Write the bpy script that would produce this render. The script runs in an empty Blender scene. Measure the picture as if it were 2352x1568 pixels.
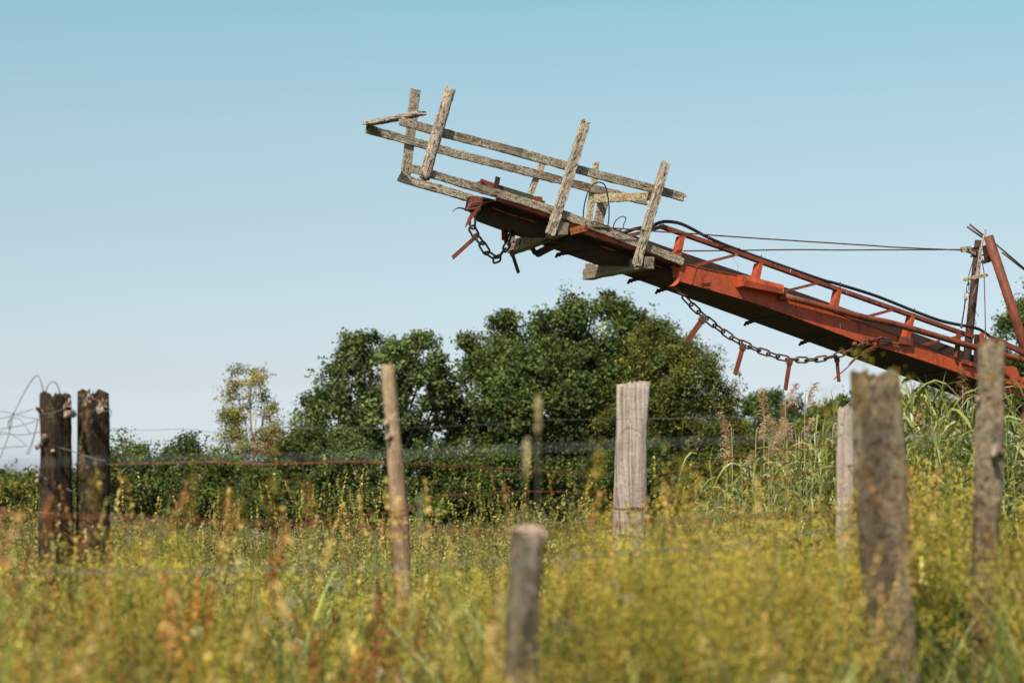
import bpy, math, random
import numpy as np
from mathutils import Vector, Matrix
R = np.random.default_rng(7)
random.seed(7)
scene = bpy.context.scene
COL = scene.collection
# ------------------------------------------------------------------ camera
W_PX, H_PX, LENS, SENS = 2352.0, 1568.0, 70.0, 36.0
FPX = LENS / SENS * W_PX
EYE = 1.15
PITCH = math.atan(326 / FPX)
cam_d = bpy.data.cameras.new('camera'); cam = bpy.data.objects.new('camera', cam_d); COL.objects.link(cam)
cam.location = (0, 0, EYE); cam.rotation_euler = (math.pi / 2 + PITCH, 0, 0)
cam_d.lens = LENS; cam_d.sensor_width = SENS; cam_d.clip_end = 3000; cam_d.clip_start = 0.1
cam_d.dof.use_dof = True; cam_d.dof.focus_distance = 17.0; cam_d.dof.aperture_fstop = 2.7
scene.camera = cam

def ray(x, y):
    v = np.array([(x - W_PX / 2) / FPX, 1.0, -(y - H_PX / 2) / FPX])
    c, s = math.cos(PITCH), math.sin(PITCH)
    return np.array([v[0], v[1] * c - v[2] * s, v[1] * s + v[2] * c])
def PY(x, y, Y):                     # point of the place seen at (x, y), Y metres ahead
    d = ray(x, y); return np.array([0, 0, EYE]) + d * (Y / d[1])
# measured reference frames (zoomed details of the survey picture)
def cf(x0, y0, sc):
    k = 0.57422 / sc
    return lambda x, y: (x0 * 0.57422 + x * k, y0 * 0.57422 + y * k)
c1 = cf(1440, 330, 3.136); c2 = cf(1780, 630, 3.136); c3 = cf(2100, 460, 3.136); c4 = cf(2300, 760, 3.136)
c5 = cf(2650, 880, 2.24); c6 = cf(3350, 880, 2.903); c7 = cf(3396, 1130, 3.136)
cr = cf(2700, 1500, 2.614); cl = cf(0, 1450, 1.96)
# elevator frame: runs along AX, width along WD (away from camera)
TH = math.radians(25)
AX = np.array([math.cos(TH), math.sin(TH), 0]); WD = np.array([-math.sin(TH), math.cos(TH), 0])
P0 = np.array([0.0665 * 15.4, 15.4, 0])
def PW(px, w=0.0):                   # point on the vertical plane w metres behind the near side
    d = ray(*px); o = np.array([0, 0, EYE])
    t = (np.dot(P0 + WD * w - o, WD)) / np.dot(d, WD)
    return o + d * t
MPP = 1 / FPX                        # metres per pixel per metre of depth

# ------------------------------------------------------------------ terrain
def gh(x, y):
    x = np.asarray(x, float); y = np.asarray(y, float)
    h = 0.05 * np.sin(x * .7 + 1) * np.cos(y * .45) + 0.03 * np.sin(x * 1.9 + y * 1.3)
    h += 0.16 * np.exp(-((x - 1.6) / 1.3) ** 2 - ((y - 7.0) / 2.6) ** 2)
    h += 0.13 * np.exp(-((y - 6.9) / 1.7) ** 2)
    h += 0.10 * np.exp(-((x - 4.0) / 2.5) ** 2 - ((y - 14.5) / 3) ** 2)
    d = np.clip((y - 13) / 12, 0, 1)
    return h * np.exp(-(np.hypot(x, y) / 120) ** 2) - .32 * d * d * (3 - 2 * d)

# ------------------------------------------------------------------ object helpers
def link(o, parent=None):
    COL.objects.link(o)
    if parent is not None: o.parent = parent
    return o
def tag(o, label=None, cat=None, group=None, kind=None):
    if label: o['label'] = label
    if cat: o['category'] = cat
    if group: o['group'] = group
    if kind: o['kind'] = kind
    return o
def thing(name, loc, label, cat, group=None):
    o = bpy.data.objects.new(name, None); o.location = loc; o.empty_display_size = .2
    link(o); return tag(o, label, cat, group)
def make_mesh(name, V, F, cols=None, smooth=False):
    """V (n,3); F list of quads/tris or an (m,k) array; cols (n,3)"""
    V = np.asarray(V, np.float32)
    me = bpy.data.meshes.new(name)
    if isinstance(F, np.ndarray):
        m, k = F.shape; tot = np.full(m, k, np.int32); li = F.astype(np.int32).ravel()
    else:
        tot = np.array([len(f) for f in F], np.int32); li = np.array([i for f in F for i in f], np.int32); m = len(F)
    st = np.zeros(m, np.int32); st[1:] = np.cumsum(tot)[:-1]
    me.vertices.add(len(V)); me.vertices.foreach_set('co', V.ravel())
    me.loops.add(len(li)); me.loops.foreach_set('vertex_index', li)
    me.polygons.add(m); me.polygons.foreach_set('loop_start', st)
    me.polygons.foreach_set('use_smooth', np.full(m, bool(smooth)))
    if cols is not None:
        a = me.color_attributes.new('Col', 'FLOAT_COLOR', 'POINT')
        c = np.ones((len(V), 4), np.float32); c[:, :3] = cols; a.data.foreach_set('color', c.ravel())
    me.update(calc_edges=True); me.validate()
    return me
class MB:
    def __init__(s): s.v = []; s.f = []; s.c = []; s.n = 0
    def add(s, V, F, c=None):
        V = np.asarray(V, float)
        s.v.append(V); s.f += [tuple(i + s.n for i in f) for f in F]; s.n += len(V)
        s.c.append(np.tile(c if c is not None else (1, 1, 1), (len(V), 1)))
    def mesh(s, name, origin=(0, 0, 0), smooth=False):
        return make_mesh(name, np.concatenate(s.v) - np.asarray(origin), s.f, np.concatenate(s.c), smooth)
    def build(s, name, mat, parent=None, smooth=False):
        org = np.array(parent_world(parent)) if parent is not None else np.zeros(3)
        me = s.mesh(name, org, smooth); me.materials.append(mat)
        return link(bpy.data.objects.new(name, me), parent)
def parent_world(p):
    l = Vector((0, 0, 0))
    while p is not None: l = l + p.location; p = p.parent
    return l

def unit(v): v = np.asarray(v, float); return v / (np.linalg.norm(v) + 1e-12)
def smoothpath(P, n=6):
    P = [np.asarray(p, float) for p in P]
    if len(P) < 3: return np.array(P)
    Q = [2 * P[0] - P[1]] + P + [2 * P[-1] - P[-2]]
    out = []
    for i in range(1, len(Q) - 2):
        a, b, c, d = Q[i - 1:i + 3]
        for t in np.arange(n) / n:
            out.append(.5 * (2 * b + (c - a) * t + (2 * a - 5 * b + 4 * c - d) * t * t + (3 * b - a - 3 * c + d) * t ** 3))
    out.append(P[-1]); return np.array(out)
def frames(P, closed=False):
    n = len(P)
    T = np.array([unit((P[(i + 1) % n] if closed or i < n - 1 else P[i]) - (P[i - 1] if closed or i > 0 else P[i])) for i in range(n)])
    up = np.array([0, 0, 1.]) if abs(T[0][2]) < .9 else np.array([0, 1., 0])
    N = [unit(np.cross(np.cross(T[0], up), T[0]))]
    for i in range(1, n):
        v = N[-1] - T[i] * np.dot(N[-1], T[i]); N.append(unit(v))
    N = np.array(N); B = np.cross(T, N); return T, N, B
def tube(mb, P, r, k=8, closed=False, caps=True, c=None, noise=0):
    P = np.asarray(P, float); n = len(P)
    T, N, B = frames(P, closed)
    rr = np.broadcast_to(np.asarray(r, float), (n,))
    a = np.arange(k) / k * 2 * math.pi
    V = []
    for i in range(n):
        q = rr[i] * (1 + (R.normal(0, noise, k) if noise else 0))
        V.append(P[i] + (np.cos(a) * q)[:, None] * N[i] + (np.sin(a) * q)[:, None] * B[i])
    V = np.concatenate(V); F = []
    for i in range(n if closed else n - 1):
        j = (i + 1) % n
        for u in range(k): F.append((i * k + u, i * k + (u + 1) % k, j * k + (u + 1) % k, j * k + u))
    if caps and not closed: F.append(tuple(range(k))[::-1]); F.append(tuple((n - 1) * k + u for u in range(k)))
    mb.add(V, F, c)
def hexa(mb, A, B, c=None):          # two matching quads joined
    V = np.array(list(A) + list(B))
    mb.add(V, [(3, 2, 1, 0), (4, 5, 6, 7), (0, 1, 5, 4), (1, 2, 6, 5), (2, 3, 7, 6), (3, 0, 4, 7)], c)
def bar(mb, a, b, h, t, up=(0, 0, 1), off=0, c=None, roll=0):
    """rectangular bar a->b; h along 'up' (made perpendicular), t along the other cross axis"""
    a = np.asarray(a, float); b = np.asarray(b, float); d = unit(b - a)
    u = unit(np.asarray(up, float) - d * np.dot(up, d)); s = np.cross(d, u)
    if roll: u, s = u * math.cos(roll) + s * math.sin(roll), s * math.cos(roll) - u * math.sin(roll)
    def q(p): return [p - u * h / 2 - s * t / 2, p - u * h / 2 + s * t / 2, p + u * h / 2 + s * t / 2, p + u * h / 2 - s * t / 2]
    hexa(mb, q(a), q(b), c)

# ------------------------------------------------------------------ materials
def nt(name):
    m = bpy.data.materials.new(name); m.use_nodes = True; t = m.node_tree; t.nodes.clear()
    o = t.nodes.new('ShaderNodeOutputMaterial'); b = t.nodes.new('ShaderNodeBsdfPrincipled')
    t.links.new(b.outputs[0], o.inputs[0]); return m, t, b, o
def noise(t, vec, scale, detail=6, rough=.6, dist=0):
    n = t.nodes.new('ShaderNodeTexNoise'); n.inputs['Scale'].default_value = scale
    n.inputs['Detail'].default_value = detail; n.inputs['Roughness'].default_value = rough; n.inputs['Distortion'].default_value = dist
    if vec is not None: t.links.new(vec, n.inputs['Vector'])
    return n.outputs['Fac']
def ramp(t, fac, stops):
    r = t.nodes.new('ShaderNodeValToRGB'); e = r.color_ramp.elements
    while len(e) < len(stops): e.new(.5)
    for i, (p, c) in enumerate(stops):
        e[i].position = p; e[i].color = (*c, 1) if not isinstance(c, (int, float)) else (c, c, c, 1)
    t.links.new(fac, r.inputs[0]); return r.outputs[0]
def mixc(t, fac, a, b, mode='MIX'):
    m = t.nodes.new('ShaderNodeMix'); m.data_type = 'RGBA'; m.blend_type = mode
    for s, v in ((m.inputs[0], fac), (m.inputs[6], a), (m.inputs[7], b)):
        if hasattr(v, 'links'): t.links.new(v, s)
        elif isinstance(v, (int, float)): s.default_value = v
        else: s.default_value = (*v, 1)
    return m.outputs[2]
def coords(t, scale=(1, 1, 1), kind='Object'):
    tc = t.nodes.new('ShaderNodeTexCoord'); mp = t.nodes.new('ShaderNodeMapping'); mp.inputs['Scale'].default_value = scale
    oi = t.nodes.new('ShaderNodeObjectInfo'); v = t.nodes.new('ShaderNodeVectorMath'); v.operation = 'ADD'
    cb = t.nodes.new('ShaderNodeMath'); cb.operation = 'MULTIPLY'; cb.inputs[1].default_value = 17.3
    t.links.new(oi.outputs['Random'], cb.inputs[0]); t.links.new(tc.outputs[kind], v.inputs[0]); t.links.new(cb.outputs[0], v.inputs[1])
    t.links.new(v.outputs[0], mp.inputs[0]); return mp.outputs[0]
def bump(t, b, h, s, d):
    n = t.nodes.new('ShaderNodeBump'); n.inputs['Strength'].default_value = s; n.inputs['Distance'].default_value = d
    t.links.new(h, n.inputs['Height']); t.links.new(n.outputs[0], b.inputs['Normal'])
def wood(name, light, dark, lichen, amount, grain=(2, 45, 45), lsc=70, warm=None, pits=.40, depth=.006, dark_patch=0):
    m, t, b, o = nt(name)
    g = noise(t, coords(t, grain), 1.0, 10, .72)
    iso = coords(t)
    col = mixc(t, ramp(t, g, [(.38, 0), (.60, 1)]), dark, light)
    if warm: col = mixc(t, ramp(t, noise(t, iso, 9, 4), [(.5, 0), (.62, 1)]), col, warm)
    l1 = noise(t, iso, lsc, 8, .8, .8); big = noise(t, iso, lsc / 9, 4)
    add = t.nodes.new('ShaderNodeMath'); add.operation = 'MULTIPLY_ADD'
    t.links.new(big, add.inputs[0]); add.inputs[1].default_value = .7; t.links.new(l1, add.inputs[2])
    mask = ramp(t, add.outputs[0], [(.93 - amount * .25, 0), (.99 - amount * .25, 1)])
    spk = ramp(t, noise(t, iso, lsc * 2.6, 6, .8), [(.36, tuple(x * .22 for x in dark)), (.52, lichen)])
    col = mixc(t, mask, col, spk)
    if dark_patch: col = mixc(t, ramp(t, noise(t, coords(t, (5, 5, 1.6)), 1.2, 5, .6), [(.44, dark_patch), (.56, 0)]), col, tuple(x * .7 for x in dark))  # adds large dark patches from upright stretched noise
    pit = ramp(t, noise(t, coords(t, tuple(x * .9 if x > 10 else x * 5 for x in grain)), 1.3, 5, .7), [(pits - .07, 0), (pits, 1)])
    col = mixc(t, pit, tuple(x * .3 for x in dark), col)
    t.links.new(col, b.inputs['Base Color']); b.inputs['Roughness'].default_value = .95
    b.inputs['Specular IOR Level'].default_value = .15
    hh = t.nodes.new('ShaderNodeMath'); hh.operation = 'MULTIPLY_ADD'; t.links.new(l1, hh.inputs[0]); hh.inputs[1].default_value = 1.6
    h2 = t.nodes.new('ShaderNodeMath'); h2.operation = 'ADD'; t.links.new(g, h2.inputs[0]); t.links.new(pit, h2.inputs[1]); t.links.new(h2.outputs[0], hh.inputs[2])
    bump(t, b, hh.outputs[0], 1.0, depth); return m
def steel(name, base, rust, amount=.5, rough=.5, spots=True):
    m, t, b, o = nt(name); iso = coords(t)
    n1 = noise(t, iso, 6, 8, .75, .5); n2 = noise(t, iso, 55, 6, .75); n3 = noise(t, coords(t, (9, 9, 1.6)), 1.6, 6, .7)
    col = mixc(t, ramp(t, n1, [(.58 - amount * .3, 0), (.80 - amount * .3, 1)]), base, rust)
    col = mixc(t, ramp(t, n2, [(.34, 0), (.62, .95)]), tuple(x * .5 for x in base), col)
    col = mixc(t, ramp(t, n3, [(.36, .75), (.5, 0)]), col, tuple(x * .38 for x in rust))
    if spots:
        s = ramp(t, noise(t, coords(t, (1, 1, .22)), 30, 2, .5), [(.735, 0), (.76, 1)])
        col = mixc(t, s, col, (.60, .46, .38))
    t.links.new(col, b.inputs['Base Color'])
    t.links.new(ramp(t, n2, [(.3, rough - .12), (.8, rough + .25)]), b.inputs['Roughness'])
    bump(t, b, n2, .5, .004); return m
M = {}
M['board'] = wood('weathered_board', (.42, .33, .24), (.10, .072, .05), (.54, .47, .36), .6, (2.5, 60, 60), lsc=26, depth=.018)
M['pale_board'] = wood('bleached_board', (.68, .57, .46), (.22, .165, .12), (.66, .57, .44), .4, (2.5, 60, 60), lsc=26, pits=.44, depth=.016)
M['orange_board'] = wood('lichen_board', (.54, .40, .24), (.26, .16, .08), (.66, .56, .36), .7, lsc=34, warm=(.50, .25, .05), depth=.014)
M['timber'] = wood('old_timber', (.34, .28, .20), (.17, .13, .09), (.35, .31, .22), .2)
vg = (38, 38, 2.2)
M['post_shaded'] = wood('shaded_post_wood', (.070, .048, .030), (.018, .013, .009), (.22, .15, .08), .0, (60, 60, 2.5), 40)  # faces turned from the sun, shade painted in as dark wood
M['post_brown'] = wood('brown_post_wood', (.46, .32, .20), (.17, .11, .065), (.54, .44, .32), .2, (50, 50, 4), 30, pits=.3)
M['cut'] = wood('sunlit_cut_wood', (.64, .50, .42), (.40, .29, .22), (.66, .54, .46), .1, (40, 40, 40), 30, pits=.2)
M['post_grey'] = wood('grey_post_wood', (.60, .50, .45), (.22, .17, .145), (.56, .52, .38), .05, (70, 70, 1.6), 26, pits=.33, depth=.01)
M['stump'] = wood('dark_stump_wood', (.44, .34, .24), (.08, .055, .035), (.58, .50, .40), .4, (40, 40, 4), 16, pits=.33, depth=.02, dark_patch=.9)
M['post_rough'] = wood('rough_post_wood', (.44, .31, .20), (.12, .075, .05), (.54, .43, .29), .45, (24, 24, 5), 13, warm=(.40, .25, .11), pits=.31, depth=.035, dark_patch=.62)
M['stub'] = wood('sunlit_broken_wood', (.56, .41, .32), (.16, .10, .07), (.66, .52, .43), .3, vg, 60, pits=.45)  # pale tone puts sunlight on stubs and splinters into the colour
M['red'] = steel('red_painted_steel', (.60, .085, .026), (.34, .09, .03), .5)
M['rustred'] = steel('rusty_red_steel', (.30, .066, .028), (.14, .045, .022), .62, .62)
M['dull'] = steel('dull_brown_steel', (.060, .026, .016), (.035, .018, .012), .6, .8, False)  # base colour lowered to carry the shade on parts out of the sun
M['shade_dirt'] = steel('shaded_dirty_steel', (.045, .024, .014), (.075, .030, .016), .4, .9, False)  # dark base puts the underside's shade into the colour; far wall is dirty
M['chain'] = steel('chain_iron', (.12, .05, .032), (.20, .08, .04), .5, .6, False)
M['green'] = steel('green_painted_steel', (.025, .10, .055), (.20, .06, .03), .42, .5, False)
M['yellowrust'] = steel('yellow_rusted_steel', (.52, .25, .05), (.36, .06, .02), .95, .5, False)
M['rubber'] = steel('black_rubber', (.016, .017, .02), (.03, .03, .03), .3, .45, False)
M['cable'] = steel('rusty_cable', (.20, .085, .05), (.12, .05, .03), .5, .6, False)
M['wire_grey'] = steel('galvanised_wire', (.20, .23, .22), (.15, .155, .14), .4, .45, False)
M['wire_rust'] = steel('rusted_wire', (.30, .09, .035), (.20, .06, .025), .5, .7, False)
M['pale_metal'] = steel('pale_worn_metal', (.45, .38, .30), (.30, .16, .09), .4, .5, False)
def leafmat(name, transl=.3, rough=.5, spec=.35):
    m, t, b, o = nt(name)
    a = t.nodes.new('ShaderNodeAttribute'); a.attribute_name = 'Col'
    t.links.new(a.outputs['Color'], b.inputs['Base Color']); b.inputs['Roughness'].default_value = rough
    b.inputs['Specular IOR Level'].default_value = spec
    tr = t.nodes.new('ShaderNodeBsdfTranslucent'); mx = t.nodes.new('ShaderNodeMixShader'); mx.inputs[0].default_value = transl
    hs = t.nodes.new('ShaderNodeHueSaturation'); hs.inputs['Value'].default_value = 1.25; hs.inputs['Saturation'].default_value = 1.1
    t.links.new(a.outputs['Color'], hs.inputs['Color']); t.links.new(hs.outputs[0], tr.inputs[0])
    t.links.new(b.outputs[0], mx.inputs[1]); t.links.new(tr.outputs[0], mx.inputs[2]); t.links.new(mx.outputs[0], o.inputs[0]); return m
M['leaf'] = leafmat('tree_leaves', .25, .6, .25)
M['veg'] = leafmat('meadow_plants', .2, .75, .1)
M['reed'] = leafmat('reed_leaves', .2, .38, .5)
m, t, b, o = nt('tree_bark'); iso = coords(t)
t.links.new(ramp(t, noise(t, iso, 12), [(.3, (.06, .045, .035)), (.7, (.16, .13, .10))]), b.inputs['Base Color']); b.inputs['Roughness'].default_value = .9; M['bark'] = m
m, t, b, o = nt('pale_bark'); iso = coords(t)
t.links.new(ramp(t, noise(t, iso, 9), [(.35, (.20, .15, .12)), (.6, (.55, .47, .42))]), b.inputs['Base Color']); b.inputs['Roughness'].default_value = .8; M['palebark'] = m
m, t, b, o = nt('meadow_soil'); iso = coords(t)
t.links.new(ramp(t, noise(t, iso, 2.5, 9, .7), [(.3, (.030, .028, .010)), (.5, (.07, .07, .02)), (.72, (.13, .11, .04))]), b.inputs['Base Color']); b.inputs['Roughness'].default_value = 1
bump(t, b, noise(t, iso, 9, 6), .8, .1); M['soil'] = m

# ------------------------------------------------------------------ world and sun
AZ = math.radians(25); EL = math.radians(49)
ts = np.array([-math.sin(AZ) * math.cos(EL), -math.cos(AZ) * math.cos(EL), math.sin(EL)])
w = bpy.data.worlds.new('World'); scene.world = w; w.use_nodes = True; t = w.node_tree
bg = t.nodes['Background']; sk = t.nodes.new('ShaderNodeTexSky'); sk.sky_type = 'NISHITA'; sk.sun_disc = False
sk.sun_elevation = math.radians(43) if False else EL; sk.sun_rotation = math.pi + AZ; sk.air_density = .7; sk.dust_density = 1.0; sk.ozone_density = 1.0; sk.altitude = 0
tcw = t.nodes.new('ShaderNodeTexCoord'); sp = t.nodes.new('ShaderNodeSeparateXYZ'); t.links.new(tcw.outputs['Generated'], sp.inputs[0])
K = 1 / 1.5
hue = ramp(t, sp.outputs['Z'], [(0.0, (1.18 * K, 1.20 * K, 1.42 * K)), (.052, (1.08 * K, .95 * K, .90 * K)), (.13, (1.26 * K, 1.14 * K, .89 * K)), (.177, (1.38 * K, 1.31 * K, .97 * K)), (.23, (1.28 * K, 1.47 * K, 1.08 * K)), (.5, (.80 * K, .85 * K, .78 * K))])
tint = mixc(t, 1.0, sk.outputs[0], hue, 'MULTIPLY')
sc3 = t.nodes.new('ShaderNodeVectorMath'); sc3.operation = 'SCALE'; sc3.inputs['Scale'].default_value = 1.5
t.links.new(tint, sc3.inputs[0]); t.links.new(sc3.outputs[0], bg.inputs[0]); bg.inputs[1].default_value = .121
sl = bpy.data.lights.new('sun', 'SUN'); sl.energy = 5.0; sl.angle = math.radians(.5); sl.color = (1, .90, .74)
so = bpy.data.objects.new('sun', sl); COL.objects.link(so); so.rotation_euler = Vector(-ts).to_track_quat('-Z', 'Y').to_euler(); so.location = (-10, -10, 20)
scene.view_settings.view_transform = 'Standard'; scene.view_settings.look = 'None'
scene.view_settings.exposure = .22; scene.view_settings.gamma = 1
scene.cycles.max_bounces = 6; scene.cycles.transparent_max_bounces = 4

# ------------------------------------------------------------------ ground
xs = np.concatenate([-np.geomspace(600, 6, 26), np.linspace(-5.5, 7, 40), np.geomspace(8, 600, 26)])
ys = np.concatenate([np.linspace(-12, 24, 60), np.geomspace(25, 1400, 40)])
X, Y = np.meshgrid(xs, ys); V = np.stack([X, Y, gh(X, Y)], -1).reshape(-1, 3)
nx, ny = len(xs), len(ys)
idx = np.arange(nx * ny).reshape(ny, nx)
F = np.stack([idx[:-1, :-1], idx[:-1, 1:], idx[1:, 1:], idx[1:, :-1]], -1).reshape(-1, 4)
me = make_mesh('ground', V, F, smooth=True); me.materials.append(M['soil'])
tag(link(bpy.data.objects.new('ground', me)), kind='structure')

# ------------------------------------------------------------------ plant prototypes: arrays of quads with colours
def ribbon(P, width, side, c):       # P (n,3) path, tapering
    n = len(P); wv = np.asarray(width)[:, None] * unit(side)
    V = np.concatenate([P - wv / 2, P + wv / 2]); F = [(i, i + 1, n + i + 1, n + i) for i in range(n - 1)]
    return V, np.array(F), np.tile(c, (2 * n, 1))
class Q:                             # quad-only collector
    def __init__(s): s.v = []; s.f = []; s.c = []; s.n = 0
    def add(s, V, F, C): s.v.append(V); s.f.append(F + s.n); s.c.append(C); s.n += len(V)
    def get(s): return np.concatenate(s.v), np.concatenate(s.f), np.concatenate(s.c)
def jit(c, a=.15): return np.clip(np.array(c) * (1 + R.normal(0, a)) * (1 + R.normal(0, a * .35, 3)), .004, .95)
def blade(q, base, h, lean, az, wd, c, n=4, curl=1.0):
    s = np.linspace(0, 1, n + 1); d = np.array([math.cos(az), math.sin(az), 0])
    P = np.asarray(base) + s[:, None] * np.array([0, 0, h]) + (s ** 2)[:, None] * d * lean
    P[:, 2] -= (s ** 3) * lean * .5 * curl
    a2 = az + math.pi / 2 + R.normal(0, .5)
    V, F, C = ribbon(P, wd * (1.02 - s ** 1.6), (math.cos(a2), math.sin(a2), 0), c); q.add(V, F, C); return P
def floret(q, P, size, c, jv=.12):      # small randomly turned quads
    P = np.atleast_2d(P); n = len(P)
    a = R.normal(size=(n, 3)); a /= np.linalg.norm(a, axis=1)[:, None]; b_ = np.cross(a, R.normal(size=(n, 3))); b_ /= np.linalg.norm(b_, axis=1)[:, None]
    sz = (np.asarray(size) * (.6 + .8 * R.random(n)))[:, None]
    V = np.stack([P - a * sz / 2, P - b_ * sz * .32, P + a * sz / 2, P + b_ * sz * .32], 1).reshape(-1, 3)
    q.add(V, np.arange(4 * n).reshape(n, 4), np.repeat(np.clip(np.array(jit(c, jv * 1.5))[None] * (1 + R.normal(0, jv, (n, 1))), .003, .95), 4, 0))
GREEN = (.085, .11, .018); OLIVE = (.20, .185, .035); STRAW = (.46, .32, .085); YEL = (.57, .445, .08); RUST = (.40, .17, .05); PALE = (.30, .31, .15); CREAM = (.62, .52, .34)
def p_grass(nb=34, h=.62, cols=(GREEN, OLIVE, STRAW, PALE), wts=(.50, .32, .11, .07), r=.10):
    q = Q()
    for _ in range(nb):
        c = jit(cols[R.choice(len(cols), p=wts)]); 
        blade(q, (R.normal(0, r), R.normal(0, r), 0), h * R.uniform(.55, 1.1), R.uniform(.05, .38), R.uniform(0, 6.28), R.uniform(.0045, .009), c, 4)
    return q.get()
def p_seed(ns=9, h=.80, head=(.34, .29, .10), r=.09, thick=.010):
    q = Q()
    for _ in range(ns):
        az = R.uniform(0, 6.28); hh = h * R.uniform(.72, 1.1); lean = R.uniform(0, .16)
        P = blade(q, (R.normal(0, r), R.normal(0, r), 0), hh, lean, az, .0035, jit(OLIVE), 4, .2)
        d = unit(P[-1] - P[-2]); L = R.uniform(.09, .19); k = 18
        s = np.linspace(0, 1, k); pts = P[-1] + s[:, None] * d * L + R.normal(0, thick * .55, (k, 3)) * (1.1 - s)[:, None]
        floret(q, pts, thick * 1.9, head if R.random() < .7 else (.22, .23, .07))
    for _ in range(8): blade(q, (R.normal(0, r), R.normal(0, r), 0), h * .6, R.uniform(.1, .3), R.uniform(0, 6.28), .006, jit(GREEN), 3)
    return q.get()
def p_bedstraw(ns=6, h=.78, col=YEL, r=.10, n=150):
    q = Q()
    for _ in range(ns):
        az = R.uniform(0, 6.28); hh = h * R.uniform(.65, 1.1); lean = R.uniform(0, .26)
        P = blade(q, (R.normal(0, r), R.normal(0, r), 0), hh, lean, az, .004, jit((.12, .13, .025)), 5, .3)
        cl_ = []                     # side sprays, each a loose tuft of tiny florets
        for k in range(9):
            s_ = R.uniform(.5, 1.0); b_ = np.array([np.interp(s_, np.linspace(0, 1, 6), P[:, i]) for i in range(3)])
            d = R.normal(size=3); d[2] = abs(d[2]) * .8; cl_.append(b_ + unit(d) * R.uniform(.01, .07) * (1.25 - s_))
        cl_ = np.array(cl_); m_ = n // 9; pts = np.repeat(cl_, m_, 0) + R.normal(size=(m_ * 9, 3)) * .013
        floret(q, pts, .0085, col if R.random() < .75 else (.22, .23, .045))
        for k in range(8):
            zz = R.uniform(.1, .7); pb = P[0] + (P[-1] - P[0]) * zz
            blade(q, pb, .02, .06, R.uniform(0, 6.28), .006, jit((.09, .12, .025)), 2)
    return q.get()
def p_mound(ns=46, h=.86, col=YEL, rad=.24):
    """a full domed clump of frothy flowers: stems spray outwards from one root"""
    q = Q()
    for _ in range(ns):
        az = R.uniform(0, 6.28); f = math.sqrt(R.random()); hh = h * (1.05 - .42 * f * f) * R.uniform(.88, 1.08)
        base = np.array([math.cos(az), math.sin(az), 0]) * f * rad * .45
        P = blade(q, base, hh, f * rad * .9, az + R.normal(0, .3), .0045, jit((.12, .13, .022)), 5, .35)
        n = 150; s_ = 1 - R.random(n) ** 1.4 * .42; b_ = np.stack([np.interp(s_, np.linspace(0, 1, 6), P[:, i]) for i in range(3)], 1)
        off = (R.normal(size=(12, 3)) * [.034, .034, .022])[R.integers(0, 12, n)]
        floret(q, b_ + off + R.normal(0, .008, (n, 3)), .0075, [col, col, (.24, .24, .05), (.13, .15, .03), (.40, .32, .09)][R.integers(0, 5)], jv=.08)
    for _ in range(26): blade(q, (R.normal(0, .12), R.normal(0, .12), 0), h * R.uniform(.4, .75), R.uniform(.05, .3), R.uniform(0, 6.28), R.uniform(.006, .012), jit(GREEN), 4)
    return q.get()
def p_leafy(h=.55):
    q = Q()
    for _ in range(13):
        az = R.uniform(0, 6.28); blade(q, (R.normal(0, .06), R.normal(0, .06), 0), h * R.uniform(.6, 1.15), R.uniform(.12, .4), az, R.uniform(.012, .022), jit((.42, .42, .20) if R.random() < .35 else (.18, .22, .06)), 5)
    return q.get()
def p_sorrel(h=.85, col=RUST):
    q = Q()
    for _ in range(3):
        az = R.uniform(0, 6.28); P = blade(q, (R.normal(0, .03), R.normal(0, .03), 0), h * R.uniform(.8, 1.1), R.uniform(0, .1), az, .007, jit(col), 5, .2)
        n = 110; s = R.uniform(.5, 1, n); base = np.stack([np.interp(s, np.linspace(0, 1, 6), P[:, i]) for i in range(3)], 1)
        floret(q, base + R.normal(size=(n, 3)) * (.022 * (1.25 - s))[:, None], .014, col)
    return q.get()
def p_head(h=.8, col=(.5, .42, .25)):         # small round pale flower heads
    q = Q()
    for _ in range(4):
        P = blade(q, (R.normal(0, .05), R.normal(0, .05), 0), h * R.uniform(.75, 1.1), R.uniform(0, .2), R.uniform(0, 6.28), .004, jit(OLIVE), 4, .3)
        floret(q, P[-1] + R.normal(0, .011, (40, 3)), .012, col)
    return q.get()
def scatter(name, protos, pos, scale, tintf=None, tilt=.10, label=None, mat='veg'):
    n = len(pos); which = R.integers(0, len(protos), n); Vs, Fs, Cs, off = [], [], [], 0
    for k, (V, F, C) in enumerate(protos):
        I = np.where(which == k)[0]
        if not len(I): continue
        a = R.uniform(0, 6.28, len(I)); tx = R.normal(0, tilt, len(I)); ty = R.normal(0, tilt, len(I))
        ca, sa = np.cos(a), np.sin(a); s = scale[I]
        x = V[None, :, 0] * ca[:, None] - V[None, :, 1] * sa[:, None]; y = V[None, :, 0] * sa[:, None] + V[None, :, 1] * ca[:, None]; z = np.broadcast_to(V[None, :, 2], x.shape)
        x = x + z * tx[:, None]; y = y + z * ty[:, None]
        P = np.stack([x, y, z], -1) * s[:, None, None] + pos[I][:, None, :]
        Vs.append(P.reshape(-1, 3)); m = len(V)
        Fs.append((F[None] + (np.arange(len(I)) * m)[:, None, None]).reshape(-1, 4) + off); off += m * len(I)
        tv = np.clip(1 + R.normal(0, .24, (len(I), 1, 1)), .5, 1.6) * (1 + R.normal(0, .07, (len(I), 1, 3)))
        Cs.append((np.broadcast_to(C[None], (len(I),) + C.shape) * tv).reshape(-1, 3))
    me = make_mesh(name, np.concatenate(Vs), np.concatenate(Fs), np.clip(np.concatenate(Cs), .003, .9)); me.materials.append(M[mat])
    return tag(link(bpy.data.objects.new(name, me)), label, kind='stuff')
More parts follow.
